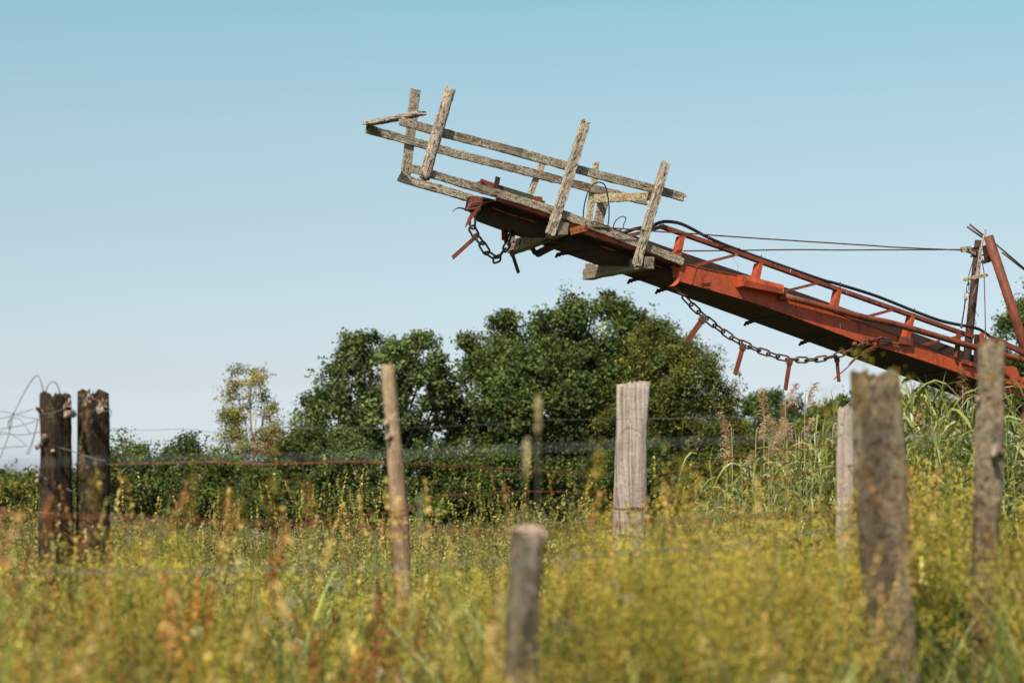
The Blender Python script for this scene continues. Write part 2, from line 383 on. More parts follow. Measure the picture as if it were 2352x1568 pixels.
pxof = lambda x, y: W_PX / 2 + x / y * FPX
def region(n, y0, y1, margin=1.35, pw=1.0, dens=None):
    """ground points in the widening wedge seen ahead, pw = how strongly they crowd towards the near end"""
    u = R.random(n * 6); y = (y0 ** pw + u * (y1 ** pw - y0 ** pw)) ** (1 / pw)
    x = R.uniform(-1, 1, n * 6) * (y * (W_PX / 2) / FPX * margin + .35)
    if dens is not None: k = R.random(n * 6) < dens(x, y); x, y = x[k], y[k]
    px = pxof(x, y); thin = np.where((px > 1935) & (px < 2150) & (y < 6.45), .05, np.where((px > 2180) & (px < 2370) & (y < 7.1), .05, np.where((px > 1150) & (px < 1270) & (y < 4.6), .2, 1.0)))
    k = R.random(len(x)) < thin; x, y = x[k], y[k]
    x, y = x[:n], y[:n]; return np.stack([x, y, gh(x, y) - .02], 1)
def patch(x, y, f=1.0, ph=0.0): return .5 + .25 * np.sin(x * 1.7 * f + ph + 1.3 * np.sin(y * .8 * f)) + .25 * np.sin(y * 1.1 * f + ph * 2 + 1.1 * np.sin(x * .9 * f))

fall = lambda p: np.where(p[:, 1] > 14, .86, 1.0)
pos = region(5600, 9, 46, 1.25, 1.25, dens=lambda x, y: .25 + .75 * patch(x, y, 1.3, 2.2))
scatter('meadow_grass', [p_grass() for _ in range(6)], pos, R.uniform(.7, 1.1, len(pos)) * fall(pos), label='green and straw coloured grass filling the meadow')
pos = region(2100, 9, 44, 1.25, 1.2)
scatter('seed_grass', [p_seed() for _ in range(7)], pos, R.uniform(.72, 1.12, len(pos)) * fall(pos), label='grass stalks with knobbly seed heads in the meadow', tilt=.13)
pos = region(1300, 9, 30, 1.25, 1.2)
scatter('broad_grass', [p_leafy() for _ in range(5)], pos, R.uniform(.7, 1.2, len(pos)), label='pale broad bladed grass in the meadow', tilt=.25)
pos = region(520, 8.5, 22, 1.25, 1.1, dens=lambda x, y: patch(x, y, .8, 2) ** 3 * (.2 + .8 * (pxof(x, y) > 1250)))
scatter('yellow_bedstraw', [p_bedstraw() for _ in range(3)], pos, R.uniform(.75, 1.0, len(pos)), label='frothy yellow wildflowers among the grass')
# foreground
pos = region(1500, 2.6, 9, 1.4, 1.2, dens=lambda x, y: np.where((pxof(x, y) > 1330) & (y < 4.8), .3, 1.0))
scatter('near_grass', [p_grass(30, .60, wts=(.5, .33, .07, .1)) for _ in range(5)], pos, R.uniform(.75, 1.15, len(pos)), label='out of focus grass close to the viewer')
nearcut = lambda x, y: np.where((pxof(x, y) > 1330) & (y < 4.8), .22, 1.0)
pos = region(330, 2.8, 9, 1.4, 1.1)
scatter('near_broad_grass', [p_leafy(.7) for _ in range(5)], pos, R.uniform(.8, 1.3, len(pos)), label='out of focus broad pale grass blades close to the viewer', tilt=.22)
def bd(x, y):
    px = pxof(x, y); return np.clip(patch(x, y, 1.6, 1) ** 1.5 * np.where((px > 1250) & (px < 2000) & (y > 4.3), 1.6, .75) * np.where((px > 1300) & (y < 4.9), .08, 1) + .02, 0, 1)
pos = region(330, 2.7, 9.5, 1.4, 1.1, dens=bd)
scatter('near_bedstraw', [p_bedstraw() for _ in range(7)], pos, R.uniform(.74, 1.0, len(pos)), label='blurred yellow green frothy wildflowers close to the viewer')
def md(x, y):
    px = pxof(x, y); return np.clip(.05 + patch(x, y, 2.4, .5) ** 3.2 * .9, 0, 1) * np.where(px > 1230, 1.0, .42) * np.where((px > 1330) & (y < 4.9), .06, 1)
pos = region(120, 3.0, 9.0, 1.35, 1.1, dens=md)
px_ = pxof(pos[:, 0], pos[:, 1]); sc_ = R.uniform(.78, 1.02, len(pos)) * np.where((px_ > 1350) & (pos[:, 1] > 4.6), 1.14, .97)
scatter('flower_clumps', [p_mound() for _ in range(5)], pos, sc_, label='sunlit domed clumps of frothy yellow green wildflowers', tilt=.06)
pos = region(60, 9, 15, 1.2, 1.0, dens=lambda x, y: .15 + .85 * patch(x, y, .9, 3) ** 2)
scatter('field_flower_clumps', [p_mound(30, .7) for _ in range(3)], pos, R.uniform(.7, .95, len(pos)), label='yellow flower clumps standing among the meadow grass', tilt=.06)
pos = region(300, 10, 19, 1.25, 1.0)
scatter('tall_stalks', [p_seed(3, 1.02, (.36, .28, .07), .12) for _ in range(6)], pos, R.uniform(.82, 1.12, len(pos)), label='taller grass stalks rising above the meadow', tilt=.16)
pos = region(240, 2.9, 8, 1.4, 1.0)
scatter('near_pale_blades', [p_leafy(.8) for _ in range(6)], pos, R.uniform(.8, 1.15, len(pos)), label='long bent pale blades and seed heads blurred near the viewer', tilt=.35)
pos = region(150, 2.8, 9, 1.4, 1.1, dens=nearcut)
scatter('near_seed_grass', [p_seed(4, .9, (.48, .36, .13)) for _ in range(5)], pos, R.uniform(.75, 1.04, len(pos)), label='blurred seed heads close to the viewer', tilt=.2)
pos = region(85, 2.9, 9, 1.4, 1.1, dens=lambda x, y: .05 + .9 * (pxof(x, y) < 760) * patch(x, y, 1.1, 4) ** 3)
scatter('red_sorrel', [p_sorrel() for _ in range(5)], pos, R.uniform(.72, 1.0, len(pos)), label='rust red sorrel stalks in the left foreground', tilt=.22)
pos = region(50, 3.2, 12, 1.3, 1.1)
scatter('pale_flowers', [p_head() for _ in range(4)], pos, R.uniform(.8, 1.05, len(pos)), label='small cream flower heads scattered in the meadow')
pos = region(50, 10, 16, 1.1, 1.1)
scatter('pink_flowers', [p_head(.62, (.55, .22, .42)) for _ in range(3)], pos, R.uniform(.7, .95, len(pos)), label='small pink clover heads dotted in the meadow')

# ------------------------------------------------------------------ trees
def leaves(centers, dirs, per, spread, size, cols, up=.5, aspect=.6, droop=0):
    n = len(centers) * per; C = np.repeat(centers, per, 0); D = np.repeat(dirs, per, 0)
    P = C + R.normal(size=(n, 3)) * spread * np.array([1, 1, .75]) + D * (R.random((n, 1)) ** .8) * spread * 2.0
    N = R.normal(size=(n, 3)) + D * .7 + np.array([0, 0, up]); N /= np.linalg.norm(N, axis=1)[:, None]
    A = R.normal(size=(n, 3)) + D * .6 + np.array([0, 0, -droop]); A -= N * (A * N).sum(1)[:, None]; A /= np.linalg.norm(A, axis=1)[:, None]; B = np.cross(N, A)
    s = (size * R.uniform(.65, 1.3, n))[:, None]
    V = np.stack([P - A * s * .5, P + B * s * aspect * .5 + N * s * .08, P + A * s * .5, P - B * s * aspect * .5 + N * s * .08], 1).reshape(-1, 3)
    cc = np.array(cols); ci = R.integers(0, len(cc), len(centers)); nbg = len(centers) // 11 + 1; base = cc[ci] * (1 + R.normal(0, .12, (len(centers), 1))) * np.repeat(np.exp(R.normal(0, .22, (nbg, 1))), 11, 0)[:len(centers)] * np.repeat(1 + R.normal(0, .05, (nbg, 3)), 11, 0)[:len(centers)]
    col = np.repeat(base, per, 0) * (1 + R.normal(0, .16, (n, 1)))
    return V, np.arange(4 * n).reshape(n, 4), np.repeat(np.clip(col, .004, .8), 4, 0)
def tree(name, label, cat, Yd, lobes, n_cl, per, spread, size, cols, fill=.3, group=None, trunkr=.09, bark='bark', spikes=.12, up=.5, droop=0, base=None, depth=.85, aspect=.6, bough=1.0, drop=0, apow=1.0):
    L = []
    for (cx, cy, rx, ry) in lobes:
        cy = cy + drop
        dy = R.uniform(-.5, .5) * rx * MPP * Yd * .8
        c = PY(cx, cy, Yd + dy); L.append((c, np.array([rx * MPP * Yd, rx * MPP * Yd * depth, ry * MPP * Yd])))
    bx = np.mean([l[0][0] for l in L]) if base is None else PY(base, 1110, Yd)[0]
    b0 = np.array([bx, Yd, float(gh(bx, Yd))])
    T = thing(name, b0, label, cat, group)
    areas = np.array([l[1][0] * l[1][2] for l in L]); areas = areas ** apow; areas /= areas.sum()
    cs, ds = [], []
    nb_ = max(8, n_cl // 11); tries = 0; nbough = 0; rb = .30 * bough * (Yd / 38)
    while nbough < nb_ and tries < nb_ * 12:
        tries += 1; i = R.choice(len(L), p=areas); c, r = L[i]
        d = unit(R.normal(size=3)); surf = R.random() > fill
        k = 1 + .10 * math.sin(d[0] * 7 + i) * math.cos(d[2] * 6 + i * 2)
        p = c + d * r * (R.uniform(.86, .99) if surf else R.uniform(.45, .8)) * k
        if surf and any(j != i and np.linalg.norm((p - L[j][0]) / L[j][1]) < .74 for j in range(len(L))): continue
        if p[2] < b0[2] + .15: continue
        nbough += 1; od = unit(d * np.array([1, 1, .5]) + np.array([0, 0, .35])); sz = min(rb, .42 * min(r)) * R.uniform(.6, 1.35)
        for _ in range(11):          # leaf clusters form a dome on the outer upper side of each bough
            e = unit(R.normal(size=3)); e = e if np.dot(e, od) > -.15 else -e
            q_ = p + e * sz * R.uniform(.7, 1.0) * np.array([1, 1, .62])
            if q_[2] < b0[2] + .03: continue
            cs.append(q_); ds.append(unit(e * .7 + od * .5 + np.array([0, 0, .25 - droop])))
    cs = np.array(cs); ds = np.array(ds); V, F, C = leaves(cs, ds, per, spread * .5, size, cols, up, aspect, droop)
    # leading shoots that stand out from the crown
    ns = int(n_cl * spikes); sc, sd = [], []
    for _ in range(ns):
        i = R.choice(len(L), p=areas); c, r = L[i]; d = R.normal(size=3); d[2] = abs(d[2]) * .9 + .15; d = unit(d); p = c + d * r
        if any(j != i and np.linalg.norm((p - L[j][0]) / L[j][1]) < 1 for j in range(len(L))): continue
        g = unit(d + np.array([0, 0, .9 - 1.6 * droop])); LN = R.uniform(.15, .5) * min(1, min(r) / (.8 if spikes < .15 else .38))
        for s in np.linspace(0, 1, 4): sc.append(p + g * LN * s); sd.append(g)
    if sc:
        V2, F2, C2 = leaves(np.array(sc), np.array(sd), max(4, per // 4), spread * .3, size, cols, up, aspect, droop)
        F = np.concatenate([F, F2 + len(V)]); V = np.concatenate([V, V2]); C = np.concatenate([C, C2])
    me = make_mesh('crown', V - b0, F, C); me.materials.append(M['leaf']); link(bpy.data.objects.new('crown', me), T)
    mb = MB(); top = L[int(np.argmax([l[0][2] for l in L]))][0]
    tube(mb, smoothpath([b0 - [0, 0, .2], b0 * .6 + top * .4 + [R.normal(0, .08), 0, -.1 * (top[2] - b0[2])], b0 * .25 + top * .75, top], 4), np.linspace(trunkr, trunkr * .25, 13), 8, noise=.05)
    st = b0 * .72 + top * .28
    for c, r in L:
        mid = st * .5 + c * .5 + [0, 0, -.12 * abs(c[0] - st[0])]
        tube(mb, smoothpath([st, mid, c], 4), np.linspace(trunkr * .5, trunkr * .12, 9), 6, noise=.05)
        for _ in range(5):
            d = unit(R.normal(size=3)); tube(mb, smoothpath([c * .6 + mid * .4, c + d * r * .45, c + d * r * .93 + [0, 0, .05]], 3), np.linspace(trunkr * .17, trunkr * .04, 7), 5)
    mb.build('trunk', M[bark], T, True)
    return T
G1 = [(.072, .110, .028), (.095, .135, .034), (.050, .080, .022), (.13, .155, .040)]
G2 = [(.11, .155, .052), (.13, .17, .054), (.085, .12, .040), (.155, .185, .056)]
GY = [(.15, .155, .028), (.12, .135, .028), (.18, .17, .034)]
BI = [(.30, .27, .08), (.24, .235, .07), (.36, .30, .10), (.16, .185, .055)]
tree('maple_tree', 'largest dark green broad crowned tree, directly behind the tall square plank post', 'tree', 38,
     [(1215, 815, 105, 90), (1360, 775, 120, 105), (1290, 900, 190, 120), (1150, 900, 95, 110), (1440, 850, 105, 115), (1120, 1000, 90, 90), (1260, 1020, 160, 110), (1410, 1000, 150, 120), (1350, 690, 50, 32), (1475, 770, 45, 48), (1150, 730, 24, 34), (1180, 705, 9, 20), (1285, 685, 24, 18), (1440, 690, 22, 16), (1505, 725, 10, 24), (1082, 775, 16, 22), (1060, 850, 18, 18), (1245, 700, 16, 14), (1270, 770, 90, 60), (1400, 745, 70, 55)],
     4200, 30, .17, .082, G1, .30, trunkr=.14, base=1300, bough=.85, drop=34)
tree('ash_tree', 'olive green tree with fine drooping leaves at the right flank of the largest tree', 'tree', 36.5,
     [(1540, 880, 85, 85), (1590, 960, 85, 90), (1540, 1040, 100, 80), (1510, 800, 38, 46), (1620, 1050, 60, 60), (1480, 960, 60, 90)],
     1500, 30, .16, .078, GY + G1[:1] + [(.075, .10, .025)], .3, spikes=.22, droop=.35, trunkr=.08, aspect=.38)
tree('poplar_tree', 'mid sized green tree with ragged open top behind the slender leaning post', 'tree', 37,
     [(800, 900, 62, 80), (868, 845, 58, 55), (945, 850, 42, 60), (850, 940, 105, 80), (935, 930, 45, 50), (780, 985, 80, 70), (875, 1040, 105, 75), (725, 1010, 45, 50), (1010, 900, 32, 42), (982, 785, 20, 40), (812, 782, 22, 36), (850, 758, 14, 26), (905, 770, 18, 28), (960, 762, 11, 24), (1018, 862, 24, 11), (722, 905, 20, 14), (770, 830, 18, 24), (1000, 835, 20, 12)],
     1150, 28, .155, .082, G2, .22, bough=.85, spikes=.45, trunkr=.1, base=860, drop=36, apow=.75)
tree('birch_tree', 'slim pale yellowish birch with airy crown and white trunk', 'tree', 39,
     [(572, 880, 42, 34), (560, 925, 50, 40), (585, 975, 52, 42), (560, 1020, 58, 42), (605, 935, 26, 36), (655, 985, 30, 34), (640, 1035, 40, 30), (540, 965, 24, 30)],
     520, 18, .12, .056, BI, .4, spikes=.1, bough=.7, droop=.6, trunkr=.05, bark='palebark', base=592, aspect=.5)
tree('withered_shrub', 'small shrub with orange red withered leaves beside the birch', 'shrub', 36,
     [(655, 1036, 32, 22), (625, 1034, 22, 18), (640, 1055, 30, 16)], 110, 22, .10, .050, [(.30, .12, .055), (.24, .11, .045), (.32, .18, .08), (.14, .15, .04)], .4, spikes=.2, trunkr=.025, bark='palebark')
hg = 'bushes along the far edge of the meadow'
tree('bush', 'rounded green bush just right of the two dark posts', 'bush', 38, [(295, 1058, 40, 32), (318, 1135, 55, 40), (262, 1100, 30, 50), (345, 1108, 22, 28)], 520, 30, .14, .064, GY[:1] + G2, .3, hg, spikes=.16, bough=.8)
tree('bush', 'dark bush with two pointed tufts left of the birch', 'bush', 37, [(392, 1062, 16, 22), (428, 1040, 20, 30), (410, 1100, 55, 50), (450, 1140, 60, 60), (370, 1150, 50, 50)], 660, 30, .14, .064, G1, .3, hg, spikes=.16, bough=.8)
tree('bush', 'low dark bush directly below the birch', 'bush', 36, [(485, 1088, 32, 24), (530, 1115, 55, 48), (480, 1150, 60, 50), (590, 1135, 40, 40)], 600, 30, .14, .064, G1 + GY, .3, hg, spikes=.16, bough=.8)
tree('bush', 'dark bush below the orange withered shrub', 'bush', 35, [(635, 1115, 50, 40), (700, 1055, 36, 52), (620, 1165, 80, 50), (720, 1140, 60, 50), (665, 1075, 24, 24)], 760, 30, .14, .064, [tuple(v * .8 for v in g) for g in G1], .3, hg, spikes=.16, bough=.8)
tree('bush', 'green bush at the foot of the ragged topped tree', 'bush', 34.5, [(790, 1100, 50, 60), (865, 1155, 70, 42), (750, 1165, 60, 36)], 720, 30, .14, .064, G1 + G2, .3, hg, spikes=.16, bough=.8)
tree('bush', 'green bush in the gap between the two bigger trees', 'bush', 34, [(975, 1100, 45, 50), (1050, 1130, 60, 60), (1000, 1160, 70, 40)], 680, 30, .14, .064, G1 + GY[:1], .3, hg, spikes=.16, bough=.8)
tree('bush', 'dark bush under the left half of the largest tree', 'bush', 33.5, [(1160, 1105, 50, 60), (1090, 1165, 50, 36)], 440, 30, .14, .064, G1, .3, hg, spikes=.16, bough=.8)
tree('bush', 'dark bush under the right half of the largest tree', 'bush', 34, [(1300, 1130, 80, 50), (1420, 1120, 80, 60), (1540, 1120, 70, 50)], 760, 30, .14, .064, [tuple(v * .8 for v in g) for g in G1], .3, hg, spikes=.16, bough=.8)
tree('bush', 'yellowish bush at far left with a touch of orange', 'bush', 44, [(70, 1125, 36, 30), (100, 1150, 40, 40), (45, 1150, 40, 40)], 200, 34, .14, .075, GY + G1[:1], .3, hg)
tree('bush', 'low green bush cut by the left edge', 'bush', 46, [(-10, 1128, 45, 32), (20, 1150, 50, 40)], 180, 34, .14, .08, G1, .3, hg)
tree('bush', 'bush half hidden behind the two dark posts', 'bush', 41, [(180, 1130, 60, 42), (220, 1100, 30, 28), (150, 1160, 50, 40)], 260, 34, .14, .064, G1, .3, hg, spikes=.16, bough=.8)
tree('oak_tree', 'far dark tree seen below the hanging chain behind the reeds', 'tree', 62, [(1720, 965, 45, 34), (1780, 945, 50, 32), (1835, 955, 42, 34), (1760, 1010, 110, 50), (1880, 1000, 50, 50)], 620, 36, .22, .115, G1, .3, spikes=.1, trunkr=.14)
tree('bush', 'yellow green bush low behind the plumed reeds', 'bush', 50, [(1760, 1050, 80, 38), (1850, 1040, 80, 42), (1670, 1060, 50, 40), (1700, 1095, 90, 45), (1840, 1095, 100, 45)], 620, 34, .2, .1, GY, .3, hg)
tree('shrub', 'dark shrub behind the reeds just right of the thickest post', 'shrub', 40, [(1950, 980, 50, 48), (1935, 950, 24, 28), (2010, 1000, 50, 50)], 260, 34, .16, .085, G1, .3)
tree('shrub', 'small bright shrub in the gap under the elevator', 'shrub', 42, [(2135, 930, 40, 32), (2165, 960, 60, 50), (2080, 970, 50, 40)], 260, 34, .15, .08, GY + G1, .3)
tree('willow_tree', 'willow with drooping foliage behind the sloping red pipe', 'tree', 34, [(2345, 750, 32, 44), (2330, 810, 40, 40), (2370, 820, 60, 70), (2350, 900, 70, 80), (2290, 850, 26, 22), (2400, 760, 60, 70), (2330, 1000, 90, 90)], 620, 40, .14, .08, G1 + GY, .3, spikes=.2, droop=.5, trunkr=.1, aspect=.35)
# far wood closing the horizon
q = []
nf = 1500; fx = R.uniform(-60, 60, nf); fy = R.uniform(95, 120, nf); fz = R.uniform(.1, 1.35, nf) + .35 * np.sin(fx * .35) + .25 * np.sin(fx * 1.1)
V, F, C = leaves(np.stack([fx, fy, np.clip(fz, .1, 9)], 1), np.tile([0, 0, 1.], (nf, 1)), 24, .35, .22, G1)
me = make_mesh('far_wood', V, F, C); me.materials.append(M['leaf']); tag(link(bpy.data.objects.new('far_wood', me)), 'low distant woodland on the horizon', kind='stuff')

# ------------------------------------------------------------------ reeds
RG = [(.17, .20, .040), (.11, .145, .028), (.26, .28, .08), (.38, .38, .18)]
TAN = (.50, .38, .24)
def reed_leaf(q, base, L, az, rise, wd, c):
    n = 7; s = np.linspace(0, 1, n); d = np.array([math.cos(az), math.sin(az), 0])
    P = np.asarray(base) + (s * L * .75)[:, None] * d + np.stack([0 * s, 0 * s, rise * L * (s - (1.1 * s ** 2.2))], 1)
    sd = unit(np.cross(d, [0, 0, 1]) + np.array([0, 0, R.normal(0, .5)]))
    V, F, C = ribbon(P, wd * np.sin(np.clip(s * .93 + .16, 0, 1) * math.pi) ** .7, sd, c); q.add(V, F, C)
def reed_proto(h, dry=False, nl=18):
    st = MB(); lean = R.normal(0, .05, 2); P = np.array([[lean[0] * z * z, lean[1] * z * z, z * h] for z in np.linspace(0, 1, 6)])
    tube(st, P, np.linspace(.006, .003, 6), 6, c=jit(TAN if dry else (.22, .25, .09), .1))
    q = Q()
    for k in range(nl):
        z = R.uniform(.2, .96); b = np.array([np.interp(z, np.linspace(0, 1, 6), P[:, i]) for i in range(3)])
        reed_leaf(q, b, R.uniform(.30, .58), R.uniform(0, 6.28), R.uniform(.4, 1.7), R.uniform(.012, .024), jit(RG[R.integers(0, 4)], .12))
    for k in range(2): blade(q, P[-1] - [0, 0, .1], R.uniform(.14, .30), R.uniform(.03, .16), R.uniform(0, 6.28), .016, jit(RG[0]), 4, .5)
    V, F, C = q.get(); lm = make_mesh('leaf_blades', V, F, C); lm.materials.append(M['reed'])
    sm = st.mesh('stem', smooth=True); sm.materials.append(M['reed']); return sm, lm, P[-1]
protos = [reed_proto(R.uniform(1.15, 1.6)) for _ in range(9)]
NR = 0
def place_reed(x, y, s, pr, name='reed', label=None, group=None, lean=.06):
    o = thing(name, (x, y, float(gh(x, y)) - .02), label, 'reed', group); o.rotation_euler = (R.normal(0, lean), R.normal(0, lean), R.uniform(0, 6.28)); o.scale = (s, s, s)
    for nm, me in (('stem', pr[0]), ('leaves', pr[1])): link(bpy.data.objects.new(nm, me), o)
    return o
while NR < 270:
    y = R.uniform(12.2, 15.2); px = R.uniform(1640, 2440)
    dn = np.clip((px - 1600) / 330, .12, 1)
    if R.random() > dn: continue
    x = (px - W_PX / 2) / FPX * y
    top = 1075 - 160 * np.clip((px - 1650) / 420, 0, 1)      # the reed bed rises to the right
    hh = EYE + (1110 - top) / FPX * y - float(gh(x, y)) + R.normal(0, .10)
    place_reed(x, y, hh / 1.62, protos[NR % 9], label='leafy green reed without plume in the reed bed under the elevator', group='leafy reeds in the reed bed'); NR += 1
plumes = [(cr(530, 640), 'upright pinkish', 'stands lowest and furthest left of the plumed reeds', TAN, 0, 15.0),
          (cr(520, 330), 'reddish brown curled', 'hooks left against the olive tree', (.42, .25, .15), -1, 14.5),
          (cr(925, 150), 'reddish', 'left of the two tall feathery ones, against the sky', (.42, .24, .14), 0, 14.8),
          (cr(1225, 20), 'silvery feathery', 'touches the middle paddle of the chain', (.55, .42, .32), 1, 14.2),
          (cr(1425, 15), 'silvery feathery', 'stands tallest against open sky below the chain', (.52, .42, .34), 1, 14.6),
          (cr(915, 365), 'tan narrow', 'stands under the reddish one', TAN, 1, 14.4),
          (cr(1190, 375), 'tan drooping', 'leans left of a twin plume', TAN, -1, 14.0),
          (cr(1390, 385), 'tan drooping', 'bends right of its twin plume', TAN, 1, 14.1),
          (cr(1075, 410), 'ragged brown', 'stands left of the drooping twins', (.45, .26, .14), -1, 14.3),
          (cr(1050, 530), 'broad tan', 'curves over at the height of the blurred wire', (.55, .40, .26), 1, 13.8),
          (cr(770, 735), 'short tan', 'stands low between the fence wires', TAN, 1, 14.4),
          (cr(1720, 310), 'bright buff', 'pokes up left of the thickest post', (.58, .40, .22), 1, 13.6),
          (c7(1420, 1090), 'dark brown', 'stands left of the rightmost post', (.22, .12, .06), 0, 13.9),
          (c7(880, 1400), 'golden tan', 'fans out right of the thickest post', (.55, .36, .19), 1, 13.2),
          (c7(370, 1085), 'tiny tan', 'peeps over the top of the thickest post', (.48, .28, .14), 1, 13.8)]
for (px, look, where, col, sgn, yd) in plumes:
    tip = PY(*px, yd); g0 = float(gh(tip[0], yd)); h = tip[2] - g0 - .12
    o = thing('plumed_reed', (tip[0] - .05 * sgn, yd, g0), '%s plume on a reed that %s' % (look, where), 'reed', 'plumed reeds')
    mb = MB(); P = smoothpath([(0, 0, 0), (R.normal(0, .02), 0, h * .5), (0, 0, h - .1), (.02 * sgn, 0, h)], 4); tube(mb, P, np.linspace(.006, .0025, len(P)), 6, c=jit((.46, .34, .2), .05))
    me = mb.mesh('stem', smooth=True); me.materials.append(M['reed']); link(bpy.data.objects.new('stem', me), o)
    q = Q(); 
    for k in range(70):
        s = k / 69; b0 = np.array([.02 * sgn + sgn * .06 * s * s, 0, h - .10 + .22 * s - (.05 * s * s if sgn else 0)])
        az = (0 if sgn >= 0 else math.pi) + R.normal(0, 1.0 if sgn else 2.2); LL = R.uniform(.05, .11) * (1.15 - s * .7)
        n = 5; ss = np.linspace(0, 1, n); d = np.array([math.cos(az), math.sin(az) * .6, 0])
        Pp = b0 + (ss * LL * .75)[:, None] * d + np.stack([0 * ss, 0 * ss, LL * (.75 * ss - .75 * ss ** 2.4)], 1)
        V, F, C = ribbon(Pp, .006 * (1.1 - ss), (0, R.normal(), 1), jit(col, .18)); q.add(V, F, C)
        floret(q, Pp[1:] + R.normal(0, .004, (4, 3)), .011, col)
    V, F, C = q.get(); me = make_mesh('plume', V, F, C); me.materials.append(M['veg']); link(bpy.data.objects.new('plume', me), o)
    q = Q()
    for k in range(5): reed_leaf(q, (0, 0, h * R.uniform(.3, .8)), R.uniform(.25, .42), R.uniform(0, 6.28), R.uniform(.5, 1.6), .018, jit(RG[R.integers(0, 4)]))
    V, F, C = q.get(); me = make_mesh('leaves', V, F, C); me.materials.append(M['reed']); link(bpy.data.objects.new('leaves', me), o)

# ------------------------------------------------------------------ fence posts
def fence_post(label, Yd, top, bot, wt, wb, depth, yaw, mat, square=.5, rag=.02, waves=.06, seed=0, stubs=(), bulges=(), bend=0):
    """top/bot are survey positions of the post axis, wt/wb widths seen there"""
    rs = np.random.default_rng(seed)
    A = PY(*bot, Yd); B = PY(*top, Yd); d = (B - A) / (B[2] - A[2])
    g = float(gh(A[0], Yd)); A0 = A + d * (g - .15 - A[2]); org = np.array([A0[0], Yd, g])
    T = thing('fence_post', org, label, 'fence post', 'old wooden fence posts')
    k, n = 40, 56; a = np.arange(k) / k * 2 * math.pi; V = []
    gr = sum(rs.uniform(.3, 1) * np.cos(a * f + rs.uniform(0, 6.28)) for f in (3, 5, 8, 13, 19)) / 4
    ph = rs.uniform(0, 6.28, 6)
    jag = rag * sum(rs.uniform(.3, 1) * np.cos(a * f + rs.uniform(0, 6.28)) for f in (1, 2, 4, 7, 11)) / 2.2
    sq = 2 + square * 6
    rad = (np.abs(np.cos(a)) ** sq + np.abs(np.sin(a)) ** sq) ** (-1 / sq)
    for i in range(n):
        s = i / (n - 1); c = A0 + (B - A0) * s + np.array([.012 * math.sin(s * 6.3 + seed), 0, 0]) * min(1, s * 3) * (1 - s)
        w_ = (wb + (wt - wb) * s) * MPP * Yd / 2
        wob = 1 + waves * (math.sin(s * 7 + ph[0]) + .6 * math.sin(s * 17 + ph[1]) + .35 * math.sin(s * 39 + ph[2]))
        tw = a + .15 * math.sin(s * 5 + ph[3])
        rr = rad * (1 + .055 * gr * (1 + .4 * math.sin(s * 23)) + .03 * np.sin(a * 2 + s * 15 + ph[4])) * wob
        rr = rr * (1 + rs.normal(0, .012, k))
        for (bs, ba, br, bw) in bulges: rr = rr * (1 + br * math.exp(-((s - bs) / bw) ** 2) * np.exp(-((np.angle(np.exp(1j * (a - ba)))) / .7) ** 2))
        x = np.cos(a) * rr * w_; y = np.sin(a) * rr * w_ * depth
        X = x * math.cos(yaw) - y * math.sin(yaw); Yy = x * math.sin(yaw) + y * math.cos(yaw)
        X = (X - (X.max() + X.min()) / 2) * (w_ * wob / ((X.max() - X.min()) / 2))
        z = np.full(k, 0.) + (jag if i == n - 1 else jag * max(0, (s - .93) / .07))
        V.append(np.stack([c[0] + X, c[1] + Yy, c[2] + z], 1))
    for sc, dz in ((.66, .004), (.33, -.004)): 
        V.append((V[n - 1] - V[n - 1].mean(0)) * [sc, sc, .8] + V[n - 1].mean(0) + [0, 0, dz] + np.stack([0 * a, 0 * a, rs.normal(0, rag * .35, k)], 1))
    V = np.concatenate(V); F = [(i * k + u, i * k + (u + 1) % k, (i + 1) * k + (u + 1) % k, (i + 1) * k + u) for i in range(n + 1) for u in range(k)]
    F.append(tuple((n + 1) * k + u for u in range(k)))
    me = make_mesh('shaft', V - org, F, smooth=True); me.materials.append(M[mat]); link(bpy.data.objects.new('shaft', me), T)
    for (sx, sy, ex, ey, r, dd) in stubs:
        mb = MB(); a_ = PY(sx, sy, Yd - dd * .3); b_ = PY(ex, ey, Yd - dd)
        tube(mb, smoothpath([a_, a_ * .5 + b_ * .5 + rs.normal(0, .004, 3), b_], 4), np.linspace(r * 1.15, r * .62, 9) * rs.uniform(.85, 1.15, 9), 8, noise=.2)
        o = mb.build('branch_stub', M['stub'], T, True)
    return T
L1 = fence_post('left one of two dark thick posts side by side, with broken branch stubs', 9.6, (127, 912), (131, 1260), 70, 82, .8, .85, 'post_shaded', .55, .022, .035, 1,
    stubs=[(106, 948, 82, 936, .013, .06), (168, 950, 150, 955, .016, .16), (105, 1020, 84, 1028, .014, .08), (104, 1008, 100, 1002, .02, .1), (118, 1032, 122, 1036, .012, .13), (100, 1095, 86, 1090, .014, .06), (96, 1102, 82, 1106, .012, .05)])
L2 = fence_post('right one of the two dark thick posts standing side by side, flat faced and stubless', 9.7, (214, 910), (214, 1260), 72, 74, .8, .85, 'post_shaded', .7, .03, .02, 2)
for T_, pts in ((L1, [(108, 916), (120, 910), (133, 908), (145, 912), (157, 916), (126, 926), (150, 928)]), (L2, [(195, 912), (203, 906), (212, 915), (226, 922), (240, 918), (232, 930)])):
    dd = 9.55
    for (x, y) in pts:
        mb = MB(); c = PY(x, y + 4, dd + R.uniform(-.02, .1)); P = smoothpath([c - [0, 0, .03], c + R.normal(0, .006, 3), c + [R.normal(0, .008), 0, R.uniform(.008, .022)]], 3)
        tube(mb, P, np.linspace(.013, .004, len(P)) * R.uniform(.6, 1.3), 7, noise=.4); mb.build('splinter', M['stub'], T_)
